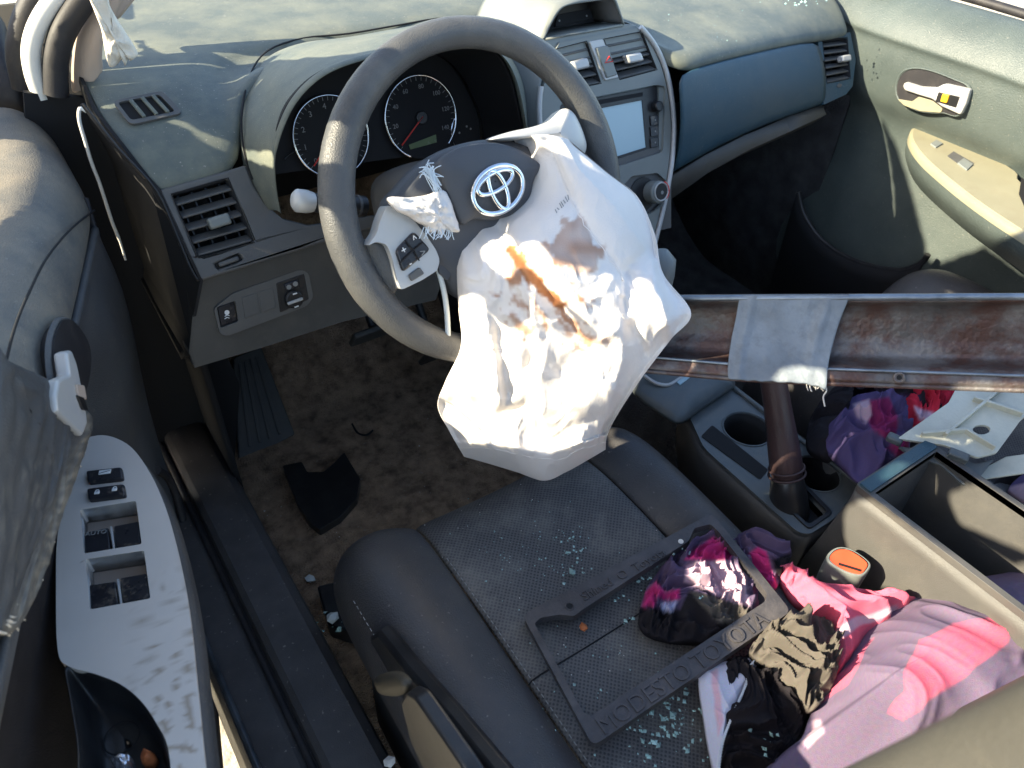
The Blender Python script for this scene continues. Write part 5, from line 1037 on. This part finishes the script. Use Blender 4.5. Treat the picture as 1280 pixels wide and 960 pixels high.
# ================================================================ floor details
FR = Plane((0, -.62, .78), PZ(300, 574, FZ + .012))
dp_ = slab('dead_pedal', rounded(FR((291, 448), (326, 432), (369, 543), (346, 556), (298, 574)), .006), M['lower'], None, t=.03, bev=.004, seg=3)
tag(dp_, 'ribbed grey footrest pedal at the left of the driver footwell', 'footrest')
for k in range(4):
    a = .2 + .2 * k; A = FR.at(292, 452).lerp(FR.at(326, 438), a) + FR.n * .001; B = FR.at(300, 570).lerp(FR.at(364, 543), a) + FR.n * .001
    box('rib', (A + B) / 2, A - B, FR.n, (A - B).cross(FR.n), ((A - B).length * .9, .004, .006), M['lower'], dp_, bev=.001)
bp_ = slab('broken_plastic_cover', rounded([PZ(a, b, FZ + .03) for a, b in ((353, 582), (377, 577), (384, 590), (404, 590), (418, 578), (430, 565), (450, 598), (446, 622), (425, 646), (399, 662), (385, 650), (372, 630), (360, 600))], .004, 3), M['black'], None, t=.018, bev=.003, seg=3, back=(0, 0, -1))
tag(bp_, 'broken black plastic cover with a curved cutout lying on the dirty carpet', 'plastic piece')
# brake and accelerator pedals hanging in the dark footwell
for nm, q, sz, lb in (('brake_pedal', (470, 415), (.1, .055), 'dark brake pedal pad behind the steering wheel rim'), ('accelerator_pedal', (545, 440), (.05, .11), 'dark accelerator pedal beside the airbag in the footwell')):
    c = PY(*q, .42); e_ = empty(nm, c, lb, 'pedal')
    box('pad', c, (1, 0, 0), (0, -.6, .8), (0, -.8, -.6), (sz[0], sz[1], .012), M['lower'], e_, bev=.004)
    tube('arm', [c + Vector((0, .01, 0)), c + Vector((0, .08, .1)), c + Vector((0, .12, .22))], .008, M['black'], e_)
# seat rail cover with broken bits
rc_ = slab('seat_rail_cover', rounded([PZ(a, b, FZ + .05) for a, b in ((396, 732), (440, 722), (462, 735), (470, 770), (440, 790), (410, 780))], .005), M['black'], None, t=.04, bev=.004, back=(0, 0, -1)); tag(rc_, 'black seat rail end cover on the carpet beside the driver seat', 'rail cover')
def chunk(name, c, r, m, label, cat, seed, group=None, zs=.7):
    rnd = random.Random(seed); bm = bmesh.new(); bmesh.ops.create_icosphere(bm, subdivisions=1, radius=r)
    for v in bm.verts: v.co *= rnd.uniform(.65, 1.25); v.co.z *= zs
    me = bpy.data.meshes.new(name); bm.to_mesh(me); bm.free(); me.materials.append(m); o = bpy.data.objects.new(name, me); COL.objects.link(o); o.location = c; return tag(o, label, cat, group)
chunk('plastic_shard', PZ(414, 771, FZ + .06), .011, M['wire'], 'pale blue white plastic shard on the black rail cover', 'shard', 1)
chunk('plastic_shard', PZ(387, 724, FZ + .02), .009, M['wire'], 'white plastic shard lying alone on carpet near the sill', 'shard', 2)
chunk('plastic_shard', PZ(432, 766, FZ + .06), .007, M['paper'], 'small cream plastic shard right of the pale blue one', 'shard', 3)
chunk('plastic_shard', PZ(503, 472, FZ + .0), .011, M['mark'], 'white scrap on dark carpet under the steering wheel rim', 'shard', 4)
chunk('plastic_shard', PZ(487, 952, .1), .007, M['paper'], 'tiny pale scrap on the sill edge by the seat lever', 'shard', 5)
chunk('orange_crumb', PZ(729, 784, .262), .006, M['crumb'], 'orange crumb on the seat inside the plate frame', 'crumb', 6)
# loose crumbs: toughened glass and grit
def scatter(name, spots, m, label, cat, seed):
    rnd = random.Random(seed); V = []; F = []
    for fn, n_, r0, r1 in spots:
        for _ in range(n_):
            c = fn(rnd)
            if c is None: continue
            r = rnd.uniform(r0, r1) * rnd.uniform(.6, 1.2); b = len(V)
            for d in ((1, 0, 0), (-1, 0, 0), (0, 1, 0), (0, -1, 0), (0, 0, 1), (0, 0, -1)):
                V.append(c + Vector([d[i] * r * rnd.uniform(.6, 1.3) + rnd.uniform(-.3, .3) * r for i in range(3)]))
            for f in ((0, 2, 4), (2, 1, 4), (1, 3, 4), (3, 0, 4), (2, 0, 5), (1, 2, 5), (3, 1, 5), (0, 3, 5)): F.append(tuple(b + i for i in f))
    o = mesh(name, V, F, m, None, smooth=False); o['kind'] = 'stuff'; return tag(o, label, cat)
sz_ = lambda x, y: .264 - max(0, -.2 - y) * .085
def sp(cx, cy, sx, sy, z=.262): return lambda r: PZ(r.gauss(cx, sx), r.gauss(cy, sy), z)
def fl_s(x0, x1, y0, y1): return lambda r: Vector((r.uniform(x0, x1), r.uniform(y0, y1), FZ + .006))
scatter('glass_crumbs', [(sp(710, 690, 14, 14), 34, .0008, .0022), (sp(712, 712, 2, 2), 1, .004, .005), (sp(808, 722, 10, 10), 14, .001, .0035), (sp(776, 745, 4, 4), 3, .002, .003), (sp(840, 900, 32, 28, .252), 110, .0008, .0032), (sp(760, 860, 60, 60, .255), 50, .0006, .002), (sp(700, 700, 40, 30, .263), 40, .0006, .002), (sp(838, 898, 4, 4, .25), 3, .004, .006), (sp(822, 926, 4, 4, .25), 2, .003, .005), (sp(955, 925, 12, 8, .285), 8, .002, .004), (sp(855, 688, 8, 6, .285), 5, .002, .004), (sp(880, 745, 3, 3, .3), 2, .002, .003), (sp(1075, 632, 5, 4, .252), 7, .0015, .003), (sp(790, 780, 8, 8, .255), 6, .001, .003), (sp(1000, 3, 14, 3, .705), 14, .001, .003), (sp(860, 30, 60, 20, .70), 20, .0006, .0014), (sp(650, 690, 60, 50), 60, .0005, .0012), (sp(423, 672, 8, 4, FZ), 12, .002, .004), (sp(440, 680, 14, 8, FZ), 10, .0015, .003), (sp(430, 778, 12, 8, FZ + .05), 18, .002, .005)], M['glass'], 'broken glass crumbs scattered over the seat and floor', 'glass', 1)
scatter('grit', [(fl_s(-.28, .1, -.2, .75), 700, .0007, .0026), (sp(330, 620, 20, 30, FZ), 40, .001, .0025), (sp(600, 620, 80, 60), 60, .0004, .001), (sp(700, 800, 60, 80, .252), 70, .0004, .001)], M['paper'], 'fine pale grit on the carpet and seat', 'grit', 2)
tube_o = tube('twig', smoothline([PZ(a, b, FZ + .012) for a, b in ((440, 530), (447, 541), (458, 544), (466, 538))], 4), .0022, M['void'], None); tag(tube_o, 'short dark curved twig on the carpet under the wheel', 'twig')


# ================================================================ fine threads, stitches and tick marks of one part: too small to pick apart
def merge(base, new):
    groups = {}
    for o in list(SC.objects):
        if o.type == 'MESH' and o.parent and o.name.split('.')[0] == base: groups.setdefault(o.parent.name, []).append(o)
    for pn, obs in groups.items():
        V_ = []; F_ = []; par = obs[0].parent; m_ = obs[0].data.materials[0]
        for o in obs:
            b_ = len(V_); V_ += [v.co.copy() for v in o.data.vertices]; F_ += [tuple(b_ + i for i in p.vertices) for p in o.data.polygons]
            bpy.data.objects.remove(o)
        mesh(new, V_, F_, m_, par)['kind'] = 'stuff'
for a_, b_ in (('thread', 'loose_threads'), ('frayed_thread', 'frayed_edge'), ('stitch', 'stitching'), ('hem_stitch', 'hem_stitching'), ('tape_thread', 'tape_fringe'), ('printed_mark', 'printed_marks'), ('tick', 'tick_marks')): merge(a_, b_)
# ================================================================ added unseen sheet: its holes shape the sun patches in the cabin
sa = Vector((-SUN.y, SUN.x, 0)).normalized(); sb_ = SUN.cross(sa).normalized()
if sb_.z < 0: sb_ = -sb_
LIT = [
 [(168, 46), (215, 74), (255, 86), (330, 77), (440, 68), (487, 58), (560, 75), (632, 66), (652, 86), (690, 138), (692, 156), (712, 150), (700, 100), (720, 60), (850, 100), (1065, 45), (1075, 110), (1098, 140), (1120, 180), (1136, 225), (1148, 270), (1158, 310), (1165, 333), (1247, 301), (1290, 284), (1290, -10), (168, -10)],
 [(487, 60), (520, 30), (600, 10), (690, 40), (745, 110), (775, 200), (775, 235), (735, 205), (700, 190), (660, 175), (585, 184), (600, 172), (690, 148), (698, 112), (640, 62), (560, 60)],
 [(186, 139), (215, 144), (262, 166), (309, 188), (341, 189), (340, 210), (309, 200), (280, 190), (230, 160), (190, 147)],
 [(400, 150), (438, 154), (432, 206), (398, 202)],
 [(398, 256), (418, 260), (436, 308), (470, 362), (520, 405), (575, 430), (575, 462), (500, 432), (440, 372), (398, 290)],
 [(482, 245), (552, 237), (558, 252), (545, 262), (500, 259), (482, 263)],
 [(597, 282), (622, 280), (640, 300), (652, 322), (640, 350), (622, 340), (602, 322)],
 [(645, 306), (672, 300), (700, 328), (755, 343), (780, 372), (784, 432), (762, 436), (740, 404), (700, 374), (668, 342)],
 [(540, 512), (552, 482), (570, 455), (574, 368), (600, 370), (616, 398), (640, 415), (660, 398), (700, 418), (742, 425), (770, 430), (802, 475), (764, 546), (690, 566), (590, 553), (555, 545)],
 [(788, 345), (806, 350), (838, 393), (842, 430), (812, 466), (790, 440), (782, 380)],
 [(655, 354), (672, 356), (692, 380), (722, 402), (722, 430), (690, 425), (668, 395)],
 [(760, 545), (797, 556), (810, 543), (815, 548), (806, 559), (795, 565), (762, 557)],
 [(795, 636), (806, 637), (818, 652), (840, 660), (836, 670), (822, 672), (804, 655)],
 [(853, 725), (866, 700), (925, 702), (942, 716), (1000, 712), (1030, 735), (1120, 752), (1290, 700), (1290, 970), (1020, 970), (1002, 930), (1022, 905), (1002, 885), (960, 848), (935, 815), (917, 820), (905, 792), (930, 775), (885, 742)],
 [(1055, 645), (1062, 630), (1090, 624), (1240, 722), (1290, 745), (1290, 800), (1100, 780), (1074, 740), (1058, 690)],
 [(1033, 692), (1045, 682), (1092, 700), (1090, 730), (1082, 745), (1048, 712)],
 [(1183, 615), (1204, 614), (1204, 606), (1212, 604), (1217, 614), (1218, 596), (1290, 640), (1290, 694), (1200, 655)],
 [(1094, 597), (1112, 580), (1134, 575), (1139, 585), (1114, 603)],
 [(1186, 498), (1196, 480), (1290, 480), (1290, 530), (1215, 556), (1184, 537), (1206, 522)],
 [(964, 474), (980, 457), (1038, 463), (1040, 488), (964, 486)],
 [(940, 970), (960, 958), (1130, 857), (1290, 760), (1290, 970)],
 [(-10, 172), (60, 180), (98, 194), (96, 204), (40, 250), (-10, 290)],
 [(20, -10), (140, -10), (178, 66), (166, 90), (132, 88), (124, 62), (100, 90), (62, 128), (40, 126), (22, 80)],
 [(96, 130), (112, 134), (150, 128), (150, 132), (112, 145), (106, 145), (130, 230), (160, 330), (154, 332), (120, 232), (94, 150)]]
LBX = [(min(p[0] for p in q), max(p[0] for p in q), min(p[1] for p in q), max(p[1] for p in q)) for q in LIT]
def islit(x, y):
    for q, (x0, x1, y0, y1) in zip(LIT, LBX):
        if x0 <= x <= x1 and y0 <= y <= y1 and inpoly((x, y), q): return True
    return False
bpy.context.view_layer.update()
dgr = bpy.context.evaluated_depsgraph_get(); dgr.update()
VV = []; TT = []; vo = 0
for o in SC.objects:
    if o.type != 'MESH' or o.get('kind') == 'stuff' or o.name.split('.')[0] in ('ground', 'numeral', 'floor', 'tunnel', 'firewall'): continue
    ev = o.evaluated_get(dgr); me = ev.to_mesh(); me.calc_loop_triangles()
    v = np.empty(len(me.vertices) * 3); me.vertices.foreach_get('co', v); t = np.empty(len(me.loop_triangles) * 3, dtype=np.int32); me.loop_triangles.foreach_get('vertices', t)
    m4 = np.array(ev.matrix_world); v = v.reshape(-1, 3) @ m4[:3, :3].T + m4[:3, 3]
    VV.append(v); TT.append(t.reshape(-1, 3) + vo); vo += len(v); ev.to_mesh_clear()
bvh = BVHTree.FromPolygons(np.concatenate(VV).tolist(), np.concatenate(TT).tolist(), all_triangles=True)
ST = .004; votes = {}
for iy in range(-5, 966, 3):
    for ix in range(-5, 1286, 3):
        d_ = ray(ix, iy).normalized(); loc, nor, _, _ = bvh.ray_cast(CP, d_)
        if loc is None: continue
        if nor.dot(d_) > 0: nor = -nor
        if nor.dot(SUN) > -.02: continue
        if bvh.ray_cast(loc + nor * .0015 - SUN * .001, -SUN, 2.5)[0] is not None: continue
        k = (math.floor(loc.dot(sa) / ST), math.floor(loc.dot(sb_) / ST)); votes[k] = votes.get(k, 0) + (1 if islit(ix, iy) else -1)
kx = [k[0] for k in votes]; ky = [k[1] for k in votes]; X0, X1, Y0, Y1 = min(kx) - 3, max(kx) + 4, min(ky) - 3, max(ky) + 4
G = np.zeros((X1 - X0, Y1 - Y0))
for (a, b), v in votes.items(): G[a - X0, b - Y0] = 1 if v > 0 else -1
def shift(A, dx, dy):
    B = np.zeros_like(A); xs = slice(max(dx, 0), A.shape[0] + min(dx, 0)); xt = slice(max(-dx, 0), A.shape[0] + min(-dx, 0)); ys = slice(max(dy, 0), A.shape[1] + min(dy, 0)); yt = slice(max(-dy, 0), A.shape[1] + min(-dy, 0)); B[xs, ys] = A[xt, yt]; return B
N8 = [(a, b) for a in (-1, 0, 1) for b in (-1, 0, 1) if a or b]
for _ in range(14):                                     # untouched cells follow their neighbours
    S_ = sum(shift(G, a, b) for a, b in N8); G = np.where(G == 0, np.sign(S_), G)
G = np.where(G == 0, -1, G).astype(float)
for _ in range(3): G = (G * 2 + shift(G, 1, 0) + shift(G, -1, 0) + shift(G, 0, 1) + shift(G, 0, -1)) / 6   # soften, then resample finer: smooth hole edges
def fine(A, n):
    x = (np.arange(A.shape[0] * n) + .5) / n - .5; i = np.clip(np.floor(x).astype(int), 0, A.shape[0] - 2); f = np.clip(x - i, 0, 1)[:, None]; return A[i] * (1 - f) + A[i + 1] * f
G = fine(fine(G, 3).T, 3).T; ST /= 3; X0 *= 3; Y0 *= 3
od = (Vector((0, -.1, .5)) - SUN * .74).dot(SUN); V = []; F = []
def at2(u, v): return sa * u + sb_ * v + SUN * (od - .01 * noise.noise(Vector((u * 5, v * 5, 0))))
def solid_cell(i, j):
    if G[i, j] >= -.05: return False
    a, b, d = proj(at2((X0 + i + .5) * ST, (Y0 + j + .5) * ST))
    return not (d > 0 and -40 < a < 1320 and -40 < b < 1000)
for j in range(G.shape[1]):
    i = 0
    while i < G.shape[0]:
        if solid_cell(i, j):
            k = i
            while k < G.shape[0] and k - i < 90 and solid_cell(k, j): k += 1
            b = len(V); V += [at2((X0 + i) * ST, (Y0 + j) * ST), at2((X0 + k) * ST, (Y0 + j) * ST), at2((X0 + k) * ST, (Y0 + j + 1) * ST), at2((X0 + i) * ST, (Y0 + j + 1) * ST)]; F.append((b, b + 1, b + 2, b + 3)); i = k
        else: i += 1
mesh('sun_mask_sheet', V, F, M['beige_light'], body, smooth=False)  # added out of view, only blocks and shapes the sunlight
